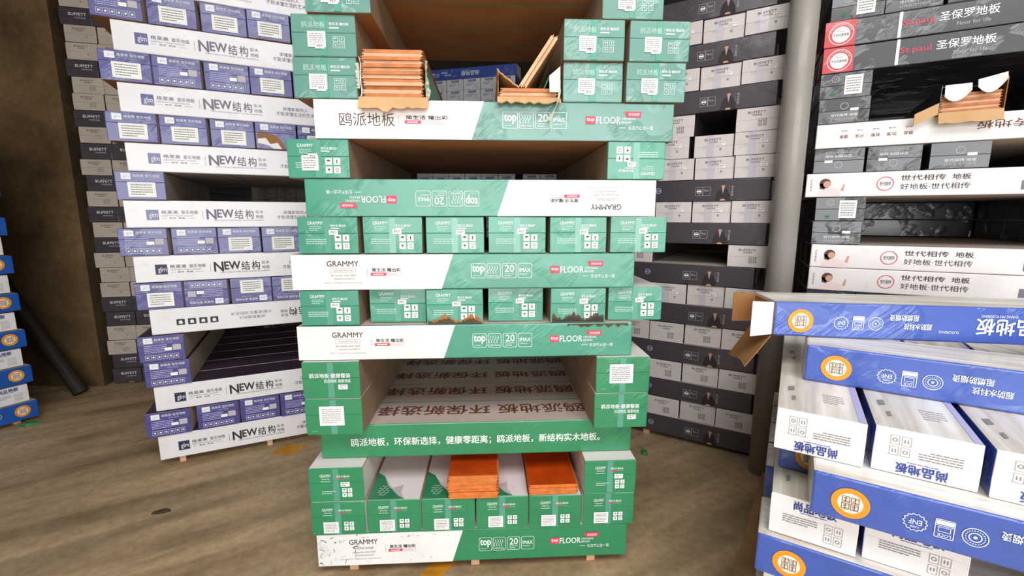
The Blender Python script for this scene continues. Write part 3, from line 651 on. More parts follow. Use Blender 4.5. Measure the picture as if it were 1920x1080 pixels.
# ---- blue cartons with white ends and wood-pattern lids
LQ, WQ, HQ = 1.24, 0.2, 0.1192
def roundel(p, cx, cz, r):
    p.disc(cx, cz, r, 'orange_print', 2, 36); p.disc(cx, cz, r*.66, 'cream_print', 3, 30)
    a = r*.42
    for sx in (-1, 1):
        for sz in (-1, 1):
            x0, z0 = cx + (0.06*a if sx > 0 else -1.06*a), cz + (0.06*a if sz > 0 else -1.06*a)
            p.frame(x0, z0, x0+a, z0+a, a*.1, 'ink_brown', 4)
            for k in range(1, 4): p.rect(x0+a*.2, z0+a*.24*k-a*.05, x0+a*(.85 if k != 2 else .6), z0+a*.24*k+a*.04, 'ink_brown', 4)
            p.rect(x0+a*.45, z0+a*.1, x0+a*.55, z0+a*.9, 'ink_brown', 4)
def blue_long():
    p = Print(LQ, HQ); roundel(p, .081, .055, .0395)
    cx = .204
    pts = [(cx + (.0205+.0018*math.cos(14*R(t)))*math.cos(R(t)), .052 + (.0205+.0018*math.cos(14*R(t)))*math.sin(R(t))) for t in range(0, 361, 6)]
    p.stroke(pts, .0016, 'ink_white'); p.text('ENF', cx-.012, .047, cx+.012, .059, 'ink_white', 2, .01, rot=180); p.text('CARB', cx-.008, .038, cx+.008, .043, 'ink_white', 2, rot=180)
    p.frame(.238, .031, .272, .077, .0014, 'ink_white', 2, .003); p.rect(.240, .064, .270, .074, 'ink_white', 2); p.text('LOCK', .243, .034, .267, .042, 'ink_white', 2, .01, rot=180); p.frame(.244, .046, .266, .058, .0012, 'ink_white', 2); p.rect(.240, .0605, .270, .062, 'ink_white', 2)
    cx = .306; p.ring(cx, .054, .0205, .0222, 'ink_white', 2, 30); p.ring(cx, .054, .0095, .0115, 'ink_white', 2, 20); p.disc(cx, .054, .0035, 'ink_white', 2, 8)
    for k in range(22): a = R(k*16.4); p.rect(cx+.016*math.cos(a)-.001, .054+.016*math.sin(a)-.001, cx+.016*math.cos(a)+.001, .054+.016*math.sin(a)+.001, 'ink_white', 2)
    p.text('阻燃防烟烫', .345, .066, .427, .086, 'ink_white', 2, .012, rot=180); p.text('超防水科技', .388, .038, .468, .058, 'ink_white', 2, .012, rot=180)
    p.text('FLOORING', .49, .03, .545, .038, 'ink_white', 2, rot=180)
    p.text('尚品地板', .59, .03, .80, .082, 'ink_white', 2, .02, rot=180); p.text('SHANG PIN FLOORING', .60, .086, .70, .094, 'ink_white', 2, rot=180)
    return p
def white_end(flip):
    W, H = WQ, HQ; p = Print(W, H)
    p.text('尚品地板', W*.28, H*.72, W*.76, H*.94, 'ink_blue', 2, .025); p.lines(W*.36, H*.665, W*.7, H*.70, 1, 'ink_blue', 2, 71)
    p.lines(W*.16, H*.36, W*.56, H*.58, 4, 'mark_grey', 2, 72)
    for i in range(2):
        for j in range(2):
            x = W*(.64 + i*.11); z = H*(.14 + j*.24); p.frame(x, z, x+W*.09, z+H*.2, .0009, 'mark_grey', 2)
            if (i + j) % 2: p.ring(x+W*.045, z+H*.1, .0035, .0052, 'mark_grey', 2, 12)
            else: p.rect(x+W*.025, z+H*.06, x+W*.035, z+H*.14, 'mark_grey', 2); p.rect(x+W*.055, z+H*.06, x+W*.065, z+H*.14, 'mark_grey', 2)
    return p.flip() if flip else p
def lid_print():
    p = Print(WQ, LQ); p.rect(WQ*.91, .002, WQ-.003, LQ-.002, 'ink_lilac', 1)
    for z in (.16, .6, 1.0):
        p.poly([(WQ*.12,z),(WQ*.2,z+.01),(WQ*.2,z+.05),(WQ*.12,z+.04)], 'mark_grey', 1); p.poly([(WQ*.17,z-.08),(WQ*.22,z-.07),(WQ*.22,z-.035),(WQ*.17,z-.045)], 'mark_grey', 1)
    p.lines(WQ*.55, .10, WQ*.8, .18, 5, 'ink_faint', 1, 73)
    me = p.mesh('top_print'); me.transform(Matrix.Rotation(R(-90), 4, 'X')); return me
lid_m = lid_print()
kind('qc', (LQ, WQ, HQ), carton_mesh('flooring_carton', LQ, WQ, HQ, 'blue', 'blue', 'white_film', 'wood_top_x', 'pale_top', None, bev=.005, seed=51), [('print', blue_long().mesh('print'), (0, 0, 0))])
kind('qc_flip', (LQ, WQ, HQ), carton_mesh('flooring_carton', LQ, WQ, HQ, 'blue_far', 'blue_far', 'white_film', 'pale_top', 'pale_top', None, bev=.005, seed=55), [('print', blue_long().flip().mesh('print'), (0, 0, 0))])
kind('qc_plain', (LQ, WQ, HQ), carton_mesh('flooring_carton', LQ, WQ, HQ, 'blue', 'blue', 'white_film', 'wood_top_x', 'pale_top', None, bev=.005, seed=52), [])
kind('qe_flip', (WQ, LQ, HQ), carton_mesh('flooring_carton', WQ, LQ, HQ, 'white_film', 'white_film', 'blue', 'wood_top', 'pale_top', HQ*.42, seed=53), [('print', white_end(True).mesh('print'), (0, 0, 0)), ('top_print', lid_m, (0, 0, HQ))])
kind('qe', (WQ, LQ, HQ), carton_mesh('flooring_carton', WQ, LQ, HQ, 'white_film', 'white_film', 'blue', 'wood_top', 'pale_top', HQ*.58, seed=54), [('print', white_end(False).mesh('print'), (0, 0, 0)), ('top_print', lid_m, (0, 0, HQ))])
# ================================================================== the place
def structure(name, me): o = link(name, me); o['kind'] = 'structure'; return o
structure('floor', slab_mesh('floor', -9, -5.0, -0.2, 9, 9.2, 0.0, 'floor_dust'))
structure('wall_back', slab_mesh('wall_back', -3.47, 9.0, 0, 9, 9.2, 4.0, 'wall_render'))
structure('wall_right', slab_mesh('wall_right', 8.0, -5.0, 0, 8.2, 9.0, 4.0, 'wall_render'))
structure('wall_left', mesh_from('wall_left', [(x, y, z) for z in (0, 4.0) for x, y in ((-9, 3.72), (-3.435, 3.60), (-4.85, 9.2), (-9, 9.2))], [(0,1,5,4),(1,2,6,5),(2,3,7,6),(3,0,4,7),(4,5,6,7),(3,2,1,0)], ['wall_render']))
structure('wall_side', slab_mesh('wall_side', -8.2, -5.0, 0, -8.0, 3.7, 4.0, 'wall_render'))
structure('wall_front', mesh_from('wall_front', [(x, y, z) for y in (-5.2, -5.0) for x, z in ((-8.2, 0), (-2.3, 0), (-2.3, 3.45), (4.1, 3.45), (4.1, 0), (8.2, 0), (8.2, 4.0), (-8.2, 4.0))], [(0,1,2,7),(7,2,3,6),(3,4,5,6),(8,15,10,9),(15,14,11,10),(11,14,13,12),(1,9,10,2),(2,10,11,3),(3,11,12,4)], ['wall_render']))
structure('ceiling', slab_mesh('ceiling', -9, -5.0, 4.0, 9, 9.2, 4.1, 'ceiling_sheet'))

def block(st, u, v, h, label, group, w=0.035, d=0.09):
    o = link('wooden_block', slab_mesh('wooden_block', -w/2, 0, 0, w/2, d, h, 'block_wood', 0.002)); o.location = st.at(u, v, 0); o.rotation_euler = (0, 0, st.yaw); tag(o, label, 'wooden block', group); return o

# ------------------------------------------------------------------ tall green stack
G = Stack((-0.769, 1.580), 3.0)
PU, PL = 0.1305, 0.1417
ZL = [0.045 + PL*k for k in range(6)] + [0.8955 + PU*k for k in range(11)]
def g_cross(k, key, u, v0, label, plain, nrows=6, rest_label=None, du=None):
    place(key, G, u, v0, ZL[k], label, None, jit=0.0)
    for r in range(1, nrows):
        rr = random.Random(k*10 + r)
        a = (plain, G, u + (du or {}).get(r, rr.uniform(-.012, .012)), v0 + .2098*r, ZL[k])
        if rest_label and r < 5: place(*a, rest_label % ('just behind the front one', 'in the third row', 'in the fourth row', 'in the fifth row')[r-1], jit=0.0)
        else: rest('gc_plain_low' if plain == 'gc_slogan' else plain, *a[1:])
for u, v in ((.13, .03), (.62, .03), (1.1, .03), (.13, 1.1), (1.1, 1.1)): block(G, u, v, 0.0445, 'small pale wooden block raising the bottom carton of the green stack', 'blocks under the green stack')
g_cross(0, 'gc_bottom', 0.0, 0.0, 'scuffed dirty white-and-green long carton on wooden blocks, bottom of the green stack', 'gc_plain_low')
L1 = [(-.010,'ge_new'),(.203,'ge_new_top'),(.415,'ge_new_top'),(.628,'ge_new_top'),(.839,'ge_new_top'),(1.054,'ge_new')]
for i, (u, k) in enumerate(L1):
    lb = {0: 'green end-on carton under the left post carton, second tier of the green stack', 5: 'green end-on carton at the aisle end of the second tier, green stack'}.get(i, 'green carton with white curled-corner lid, %s from the violet stack, second tier' % NTH[i])
    if i == 0: lb = 'green labelled end-on carton above the scuffed white corner of the bottom carton'
    place(k, G, u, -.006 + .004*(i % 2), ZL[1], lb)
place('ge_new_nolabel', G, -.010, -.004, ZL[2], 'green end-on carton with white lid under the slogan carton, violet stack side')
place('ge_new_nolabel', G, 1.056, -.004, ZL[2], 'green end-on carton with white lid under the slogan carton, aisle side')
g_cross(3, 'gc_slogan', .020, .062, 'all-green long carton with a white slogan line on its side', 'gc_slogan', rest_label='slogan carton with brown lettering on its lid, %s')
place('ge_biglabel', G, .003, -.018, ZL[4], 'green end-on carton with a large white label, under a green slogan end carton')
place('ge_plain', G, 1.084, -.018, ZL[4], 'green end-on carton with white slogan, resting on the slogan long carton')
place('ge_plain', G, .000, -.014, ZL[5], 'green end-on carton with white slogan, on top of the large-label carton')
place('ge_biglabel', G, 1.088, -.014, ZL[5], 'green end-on carton with a large white label, on a slogan end carton')
kind('g_blocker', (.86, WG, HL), carton_mesh('flooring_carton', .84, WG, HL, 'green', 'green', 'green', 'white_card', 'kraft', None, seed=19), [])
for _k in (4, 5): rest('g_blocker', G, .226, 1.0, ZL[_k])  # unseen rear cartons, added to darken the opening in the green stack
g_cross(6, 'gc_latin_stained', -.014, .0, 'white-and-green long carton roofing the opening above the beige lettered lids', 'gc_plain')
for i, (u, v, k) in enumerate([(.008, 0, 'ge_old'), (.243, .04, 'ge_old2'), (.456, .004, 'ge_stain_brown'), (.682, .035, 'ge_old2'), (.914, .006, 'ge_stain_black'), (1.137, .03, 'ge_old2')]):
    place(k, G, u, v, ZL[7], {2: 'green end-on carton with an orange-brown stained lower edge', 4: 'green end-on carton with a black torn stain along its lower edge'}.get(i, 'green end-on carton, %s from the violet stack in the eighth tier' % NTH[i]))
g_cross(8, 'gc_latin', -.016, .0, 'white-and-green long carton in the ninth tier, between two full rows of green ends', 'gc_plain', du={1: .03})
for i, u in enumerate((.018, .243, .463, .685, .907, 1.128)):
    place(('ge_old', 'ge_old2')[i % 2], G, u, 0.0, ZL[9], 'green end-on carton, %s from the violet stack, beneath the upside-down long carton' % NTH[i])
g_cross(10, 'gc_latin_flip', .051, .0, 'long green-and-white carton lying upside down with its lettering inverted', 'gc_plain')
place('ge_label_old', G, .004, -.005, ZL[11], 'green end-on carton with label on the upside-down long carton, violet stack side')
place('ge_old_flip', G, 1.108, -.003, ZL[11], 'green end-on carton standing upside down on the white end of the upside-down carton')
g_cross(12, 'gc_cn', .100, -.004, 'white-and-green long carton with big thin dark lettering beneath the opened cartons', 'gc_plain')
place('ge_cn', G, .044, -.006, ZL[13], 'pale green end-on carton next to the opened carton full of planks')
place('ge_cn', G, .945, -.002, ZL[13], 'pale green end-on carton beside the opened carton with the leaning planks')
place('ge_cn', G, 1.162, -.012, ZL[13], 'pale green end-on carton at the outer end, on the big-lettered long carton')
place('ge_cn', G, .048, -.008, ZL[14], 'pale green end-on carton one tier above the opened plank carton, violet side')
place('ge_cn', G, .943, -.016, ZL[14], 'pale green end-on carton above the carton beside the leaning planks')
place('ge_cn', G, 1.167, -.016, ZL[14], 'pale green end-on carton in the fifteenth tier, outermost towards the dark stack')
place('ge_cn', G, .102, -.020, ZL[15], 'pale green end-on carton jutting inward under the top layer, violet side')
place('ge_cn', G, 1.070, -.020, ZL[15], 'pale green end-on carton under the top layer, straddling two green cartons')
for r in range(4):
    place('gc_plain', G, .06, .0 + .2085*r, ZL[16], 'long green carton with brown underside, %s row from the front of the top layer' % ORD[r].replace('bottom', 'first'), jit=0.0)

# planks
def plank_mesh(w, l, t, top, edge):
    bm = bmesh.new(); prof = [(0,0),(w-.006,0),(w-.006,t*.36),(w,t*.40),(w,t*.62),(w-.006,t*.66),(w-.006,t),(0,t),(0,t*.68),(.006,t*.64),(.006,t*.38),(0,t*.34)]
    A = [bm.verts.new((x, 0, z)) for x, z in prof]; B = [bm.verts.new((x, l, z)) for x, z in prof]; n = len(prof)
    for i in range(n):
        f = bm.faces.new((A[i], A[(i+1) % n], B[(i+1) % n], B[i])); f.material_index = 0 if i == 6 else 1
    f = bm.faces.new(A[::-1]); f.material_index = 1; f = bm.faces.new(B); f.material_index = 1
    bmesh.ops.recalc_face_normals(bm, faces=bm.faces[:])
    me = bpy.data.meshes.new('wood_plank'); bm.to_mesh(me); bm.free(); me.materials.append(M[top]); me.materials.append(M[edge]); return me
pk_o = plank_mesh(.196, 1.2, .0135, 'plank_orange', 'plank_edge_orange')
pk_a = plank_mesh(.200, 1.2, .0112, 'plank_edge', 'plank_edge')
pk_b = plank_mesh(.200, 1.2, .0112, 'plank_edge_pale', 'plank_edge_pale')
def planks(st, mesh_list, u, v, z, n, t, label, group, ju=.004, jv=.006):
    for i in range(n):
        o = link('wood_plank', mesh_list[i % len(mesh_list)]); o.location = st.at(u + random.uniform(-ju, ju), v + random.uniform(-jv, jv), z + i*t); o.rotation_euler = (0, 0, st.yaw); end = i in (0, n-1); tag(o, {0: 'lowest ', n-1: 'topmost '}.get(i, '') + (label if end or n == 3 and i == 1 else label.replace(' plank ', ' plank from the middle ', 1).replace('middle in', 'middle of')), 'plank', None if end else group)
planks(G, [pk_o], .520, -.012, ZL[2] + .0012, 7, .0138, 'glossy orange plank in the taller loose pile under the slogan carton', 'taller pile of orange planks', .003, .003)
planks(G, [pk_o], .836, -.004, ZL[2] + .0012, 3, .0138, 'glossy orange plank in the low pile of three under the slogan carton', 'low pile of orange planks', .003, .003)

def ragged_sheet(name, pts, m, thick=.003, parent=None):
    """a piece of board given as a list of rows of points, with thickness"""
    nr, nc = len(pts), len(pts[0]); V = [p for r in pts for p in r]; Fc = []
    for i in range(nr-1):
        for j in range(nc-1): Fc.append((i*nc+j, i*nc+j+1, (i+1)*nc+j+1, (i+1)*nc+j))
    me = mesh_from(name, V, Fc, [m]); bm = bmesh.new(); bm.from_mesh(me)
    bmesh.ops.solidify(bm, geom=bm.faces[:], thickness=thick); bm.to_mesh(me); bm.free()
    return link(name, me, parent)
def tear(n, a, seed):
    rnd = random.Random(seed); return [rnd.uniform(-a, a) for _ in range(n)]
# opened carton full of planks
o = link('opened_carton', slab_mesh('opened_carton', 0, 0, 0, .218, 1.23, .004, 'kraft_light')); o.location = G.at(.263, -.01, ZL[13]); o.rotation_euler = (0, 0, G.yaw)
tag(o, 'torn-open green carton with a tall stack of planks bulging out', 'carton')
ragged_sheet('side_panel', [[(.0, .02*j + (tear(9, .012, 1)[i]), .004 + .124*i/8) for i in range(9)] for j in (0, 60)], 'white_card', .003, o)
ragged_sheet('side_panel', [[(.215, .005 + 1.2*j + (tear(9, .018, 2)[i] if j == 0 else 0), .004 + .115*i/8) for i in range(9)] for j in (0, 1)], 'green', .003, o)
t = tear(15, .006, 3)
ragged_sheet('bottom_flap', [[(-.006 + .23*i/14, -.004 - .022*(j/3), .003 - .040*(j/3) + (t[i]*(2 if i in (5, 6, 11) else .6) if j == 3 else 0)) for i in range(15)] for j in range(4)], 'kraft_light', .003, o)
t = tear(12, .014, 4)
_t = tear(14, .007, 14); _t2 = tear(14, .009, 15)
ragged_sheet('torn_film', [[(.217 + .010*j*(1 + .5*math.sin(i*.5)) + _t[i]*.5*j, -.004 - .010*j + _t2[i]*.3, .0 + .122*i/13 - .006*j) for i in range(14)] for j in (0, .5, 1)], 'film_torn', .0012, o)
ragged_sheet('torn_film', [[(-.001 - .008*j - _t2[i]*.4*j, -.004 - .006*j + _t[i]*.3, .03 + .08*i/13) for i in range(14)] for j in (0, .5, 1)], 'film_torn', .0012, o)
planks(G, [pk_a, pk_b], .272, -.012, ZL[13] + .006, 13, .0116, 'wooden plank in the tall stack bulging out of the torn-open green carton', 'planks in the torn-open green carton', .004, .008)
# opened carton with leaning planks
o = link('opened_carton', slab_mesh('opened_carton', 0, 0, 0, .217, 1.23, .004, 'kraft')); o.location = G.at(.719, -.012, ZL[13]); o.rotation_euler = (0, 0, G.yaw)
tag(o, 'ragged opened carton with caved-in flaps, nearly emptied of planks', 'carton')
ragged_sheet('side_panel', [[(.002, 1.2*j + (tear(9, .01, 5)[i] if j == 0 else 0), .004 + .098*i/8) for i in range(9)] for j in (0, 1)], 'kraft', .003, o)
ragged_sheet('side_panel', [[(.213, 1.2*j + (tear(9, .01, 6)[i] if j == 0 else 0), .004 + .11*i/8) for i in range(9)] for j in (0, 1)], 'kraft', .003, o)
t = tear(15, .007, 7)
ragged_sheet('bottom_flap', [[(.0 + .215*i/14, -.002 - .012*j, .008 - .010*j + (t[i] if j == 2 else 0)) for i in range(15)] for j in range(3)], 'kraft_light', .004, o)
t = tear(9, .006, 8)
ragged_sheet('top_flap', [[(.002 + .074*i/8, .0 + .5*j + t[i], .102 - .058*(i/8)**.8) for i in range(9)] for j in (0, 1)], 'kraft_light', .004, o)
ragged_sheet('top_flap', [[(.213 - .05*i/8, .02 + .5*j + t[i], .112 - .055*(i/8)**.7 - .012*math.sin(i)) for i in range(9)] for j in (0, 1)], 'green', .004, o)
ragged_sheet('end_flap', [[(.176 + .036*j, -.022 + .004*i, .022 + .028*i*(.65 + .35*j)) for i in range(4)] for j in (0, 1)], 'white_card', .003, o)
ragged_sheet('torn_film', [[(.205 + .008*j - .05*(1-i/7)**2*(.5+.5*j), -.028 - .004*j, -.07 + .10*i/7) for i in range(8)] for j in range(2)], 'film_torn', .001, o)
planks(G, [pk_a, pk_b], .728, -.006, ZL[13] + .006, 3, .0116, 'wooden plank lying in the bottom of the ragged opened carton', 'planks in the ragged opened carton', .003, .003)
for i in range(2):
    q = link('wood_plank', (pk_b, pk_b)[i]); q.location = G.at(.802 + .0145*i, -.012 + .01*i, ZL[13] + .0415); q.rotation_euler = Euler((0, -R(56), 0)).to_matrix().to_4x4().to_euler()
    q.rotation_euler = (Matrix.Rotation(G.yaw, 3, 'Z') @ Matrix.Rotation(-R(56), 3, 'Y')).to_euler()
    tag(q, 'pale plank leaning diagonally out of the ragged opened carton', 'plank', 'leaning pale planks')

# ------------------------------------------------------------------ violet stack
V = Stack((-2.007, 2.369), 25.0); PV = .1463
def zv(k): return .04 + PV*k
for u, v in ((.10, .02), (.55, .02), (1.1, .02), (.1, 1.1), (1.1, 1.1)): block(V, u, v, .0395, 'small pale wooden block under the bottom white carton of the violet stack', 'blocks under the violet stack', .03)
VC = {0: ('vc_dark', 0), 2: ('vc_dark', .01), 5: ('vc_icons', .035), 7: ('vc_dark', -.004), 9: ('vc_grey', -.013), 11: ('vc_grey', .025), 13: ('vc_grey', .026), 15: ('vc_grey', .031), 17: ('vc_grey', .02)}
for k, (key, u) in VC.items():
    lab = {5: 'white long carton lying upside down with four dark icons, sixth tier of violet stack', 0: 'white long carton on wooden blocks at the bottom of the violet stack', 9: 'white long carton with worn-off logo roofing the violet stack, tenth tier'}.get(k, 'white long carton with logo and dark lettering, %s tier of the violet stack' % ORD[k])
    if k == 9: lab = 'white long carton with worn print beneath the half-empty tier of the violet stack'
    place(key, V, u, 0, zv(k), lab, jit=0)
    for r in range(1, 6): rest('vc_plain', V, u + random.uniform(-.01, .01), .2105*r, zv(k))
VE = {1: [('ve_spec', -.042), ('ve_spec', .196), ('ve_spec', .412), ('ve_spec', .628), ('ve_spec', .842), ('ve_spec', 1.056)],
      3: [('ve_spec', -.017), ('ve_spec', 1.05)], 4: [('ve_spec', -.03), ('ve_spec', 1.05)],
      6: [('ve_label', -.010), ('ve_spec_flip', .204), ('ve_label_flip', .424), ('ve_label_flip', .637), ('ve_label', .85), ('ve_label', 1.063)],
      8: [('ve_spec', -.049), ('ve_spec', .176), ('ve_label', .388), ('ve_label', .606), ('ve_label', .82), ('ve_label', 1.033)],
      10: [('ve_label', -.03), ('ve_label', 1.05)],
      12: [('ve_label', -.035), ('ve_label', .182), ('ve_label', .404), ('ve_torn', .619), ('ve_label', .834), ('ve_label', 1.05)],
      14: [('ve_label', -.031), ('ve_spec', .180), ('ve_spec', .402), ('ve_label', .615), ('ve_label', .83), ('ve_label', 1.045)],
      16: [('ve_spec', -.04), ('ve_label', .186), ('ve_label', .412), ('ve_label', .625), ('ve_label', .84), ('ve_label', 1.055)]}
for k, row in VE.items():
    for i, (key, u) in enumerate(row):
        if i >= (5 if k >= 12 else 4) or (len(row) == 2 and i == 1): rest(key, V, u, 0, zv(k)); continue
        what = {'ve_torn': 'with a torn kraft corner'}.get(key, 'with a white label' if 'label' in key else 'with printed icons')
        if len(row) == 2: lab = 'violet end-on carton standing alone at the outer edge of the %s tier' % ORD[k] if i == 0 else 'violet end-on carton propping the inner end of the %s tier' % ORD[k]
        else: lab = 'violet end-on carton with a torn kraft corner' if key == 've_torn' else 'violet end-on carton %s, %s from the rough-wall side in the %s tier' % (what, NTH[i], ORD[k])
        place(key, V, u, -.012 + .006*(i % 3), zv(k), lab)

# ------------------------------------------------------------------ charcoal and white stack by the column
B = Stack((1.414, 2.45), -31.0); PB = .1228
def zb(k): return .03 + PB*k
for u, v in ((-.62, .01), (-.05, .1), (-1.15, .1), (-.05, 1.1), (-1.15, 1.1)): block(B, u, v, .0295, 'small orange wooden block under the charcoal and white stack', 'blocks under the charcoal stack', .04)
BC = {0: 0, 2: -.024, 4: -.03, 6: -.02, 8: -.067, 10: -.026, 12: -.026, 16: -.032, 18: -.06, 20: -.067}
for k, u in BC.items():
    place('bc', B, u - LB, 0, zb(k), 'charcoal long carton with a printed portrait, %s tier of the stack by the column' % ORD[k], jit=0)
    for r in range(1, 6): rest('bc_plain', B, u - LB + random.uniform(-.01, .01), .2055*r, zb(k))
full = [-.210 - .2085*i for i in range(6)]
BE = {1: ('be_icons', full), 3: ('be_icons', full), 5: ('be_icons', full), 7: ('be', full), 9: ('be_icons', [-.212, -.84, -1.26]), 11: ('be', full), 13: ('be', full), 14: ('be', [-.22, -.43, -.66, -.90, -1.25]), 15: ('be_icons', [-.22, -.64, -.9, -1.25]), 17: ('be', full), 19: ('be', full)}
for k, (key, us) in BE.items():
    for i, u in enumerate(us):
        if i > 3 or u < -.95: rest(key, B, u, .005, zb(k)); continue
        place(key, B, u, (0.0, .012, -.004)[i % 3], zb(k), 'white end-on carton, %s from the column in the %s tier of charcoal stack' % (NTH[i], ORD[k]), jit=.04)

# ------------------------------------------------------------------ charcoal and white stack by the rough wall
J = Stack((-3.38, 3.63), 14.0)
JT = 'ddwwddwwwdwdwdwdwdwwdwwdw'
for k, c in enumerate(JT):
    off = .012*math.sin(k*2.1)
    for i in range(4):
        if i > 1: rest('bd' if c == 'd' else 'be', J, off + .2085*i, 0, .02 + PB*k); continue
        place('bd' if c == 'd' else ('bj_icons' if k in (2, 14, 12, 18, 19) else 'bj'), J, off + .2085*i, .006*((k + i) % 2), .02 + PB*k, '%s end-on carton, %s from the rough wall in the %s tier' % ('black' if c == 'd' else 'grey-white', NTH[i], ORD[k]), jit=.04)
for u, v in ((.1, .05), (.75, .05), (.1, 1.1), (.75, 1.1)): block(J, u, v, .0195, 'thin wooden block under the stack against the rough wall', 'blocks by the rough wall')

# ------------------------------------------------------------------ blue and white stack at the side
S = Stack((-3.335, 2.985), 66.0)
for k in range(15):
    z = .03 + .1262*k
    if k % 2 == 0:
        rest('qc_plain', S, -LQ - .02, .205, z)
        for r in range(1): place('qc_flip' if r == 0 else 'qc_plain', S, -LQ + .0 - (.0 if r == 0 else .02), .205*r, z, ('blue long carton with an orange roundel, %s tier of the side stack' if r == 0 else 'blue long carton behind the roundel carton in the %s tier, side stack') % ORD[k], None, jit=0)
    else:
        for i in (1, 2): rest('qe', S, -.235 - .205*i, .006, z)
        for i in range(1): place('qe', S, -.215 - .205*i - .02, .006, z, 'white end-on carton in the %s tier of the blue side stack' % ORD[k])
for u, v in ((-.1, .05), (-1.1, .05)): block(S, u, v, .0295, 'wooden block under the blue side stack', 'blocks under the side stack')
# orange roundels sit at the other end of those cartons
# ------------------------------------------------------------------ round column
bm = bmesh.new(); bmesh.ops.create_cone(bm, cap_ends=True, segments=40, radius1=.064, radius2=.064, depth=4.0)
me = bpy.data.meshes.new('column'); bm.to_mesh(me); bm.free(); me.materials.append(M['steel_grey'])
for p in me.polygons: p.use_smooth = len(p.vertices) == 4
o = link('trim_1', me); o.location = (1.402, 2.33, 2.0); o['kind'] = 'structure'; o['label'] = 'round grey steel column'

# ------------------------------------------------------------------ white heritage stack with black cartons on top
H = Stack((1.567, 2.35), -27.0); PH = .1195
def zh(k): return .081 + PH*k
for u, v in ((.1, .05), (1.1, .05), (.1, 1.1), (1.1, 1.1)): block(H, u, v, .0805, 'tall wooden block under the white and dark grey stack', 'blocks under the white stack', .08)
HC = {0: 'hc', 2: 'hc', 4: 'hc', 6: 'hc', 8: 'hc', 9: 'hc', 12: 'hc', 14: 'hc_icons', 17: 'kc', 18: 'kc'}
HU_ = {8: 0.0, 9: 0.0, 12: -.052, 14: -.03, 17: -.035, 18: -.038}
for k, key in HC.items():
    u = HU_.get(k, 0)
    lab = {8: 'white long carton with a printed girl, lowest of two lying together', 9: 'white long carton with a printed girl, upper of two lying together', 12: 'white long carton with a printed girl between rows of dark grey cartons', 14: 'white long carton lying upside down with brown icons under the opened carton', 17: 'black long carton with a red end and white medallion, lower of the pair', 18: 'black long carton with a red end and white medallion, upper of the pair'}.get(k, 'white long carton with a printed girl in the %s tier behind the blue stack' % ORD[k])
    if k < 8: rest(key, H, u, 0, zh(k)); 
    else: place(key, H, u, 0, zh(k), lab, jit=0)
    for r in range(1, 6): rest('kc_plain' if key == 'kc' else 'hc_plain', H, u, .2105*r, zh(k))
HE = {1: 'full', 3: 'full', 5: 'full', 7: 'full', 10: [('he', -.005), ('he', 1.05)], 11: [('he_label', 0.0), ('he', 1.05)], 13: [('he_flip', -.028), ('he_flip', .19), ('he', .425), ('he', 1.02)], 15: [('he', -.030), ('he', 1.02)], 16: [('he_label', -.034), ('he', 1.02)], 19: [('he_label', -.02), ('he', .19), ('he', .41), ('he', .63), ('he', .85), ('he', 1.07)]}
for k, row in HE.items():
    if row == 'full': row = [('he', .212*i) for i in range(6)]
    for i, (key, u) in enumerate(row):
        if k < 8 or (k == 13 and i == 3) or (k in (10, 11, 15, 16) and i) or (k == 19 and i > 2): rest(key, H, u, 0, zh(k)); continue
        n3 = {(10, 0): 'dark grey film-wrapped end carton directly on the pair of white long cartons', (11, 0): 'dark grey end carton with white label below the single white long carton', (15, 0): 'dark grey end carton standing on the upside-down white long carton', (16, 0): 'dark grey end carton with white label beneath the black red-ended cartons'}
        lab = n3.get((k, i), 'dark grey end-on carton, %s from the column in the %s tier' % (NTH[i], ORD[k]))
        place(key, H, u, .004*(i % 2), zh(k), lab)
for _k in range(19): rest('kc_plain', H, .0, 1.33, zh(_k))  # unseen dark column added behind the stack to block light in its gaps
# opened carton on the upside-down white carton
oc = link('opened_carton', slab_mesh('opened_carton', 0, 0, 0, .212, 1.2, .004, 'kraft_light')); oc.location = H.at(.425, -.03, zh(15)); oc.rotation_euler = (0, 0, H.yaw - R(4))
tag(oc, 'opened carton with white flaps and brown planks on the upside-down white carton', 'carton')
ragged_sheet('side_panel', [[(0, 1.19*j, .004 + .118*i) for i in (0, 1)] for j in (0, 1)], 'grey_dark', .003, oc)
ragged_sheet('side_panel', [[(.209, 1.19*j, .004 + .13*i) for i in (0, 1)] for j in (0, 1)], 'kraft', .003, oc)
ragged_sheet('top_panel', [[(.21*i/8, .05 + 1.14*j, .124 + .006*math.sin(i)) for i in range(9)] for j in (0, 1)], 'grey_dark', .003, oc)
ragged_sheet('end_flap', [[(.01 + .088*i/6, -.004 - .012*j, .122 - (.075*math.sin(math.pi*(i/6)*.62 + .75))*j) for i in range(7)] for j in (0, 1)], 'white_card', .002, oc)
ragged_sheet('end_flap', [[(.115 + .09*i/6, -.004 - .012*j, .132 + .02*i/6 - (.07*math.sin(math.pi*(i/6)*.7 + .5))*j) for i in range(7)] for j in (0, 1)], 'white_card', .002, oc)
ragged_sheet('bottom_flap', [[(.0 + .21*i/8, -.002 - .02*j, .004 - .05*j + .003*math.sin(2*i)*j) for i in range(9)] for j in (0, 1)], 'kraft_light', .003, oc)
ragged_sheet('side_flap', [[(-.002 - .085*j, -.004 - .03*j, .0 + .05*i - .045*j) for i in (0, 1)] for j in (0, 1)], 'kraft_light', .003, oc)
for i in range(7):
    q = link('wood_plank', (pk_a, pk_b)[i % 2]); q.location = oc.matrix_basis @ Vector((.006, .012 + .004*(i % 2), .006 + .0116*i)); q.rotation_euler = oc.rotation_euler; q.scale = (.99, .97, 1)
    tag(q, 'brown plank inside the opened carton with white flaps', 'plank', 'planks in the white-flapped carton')

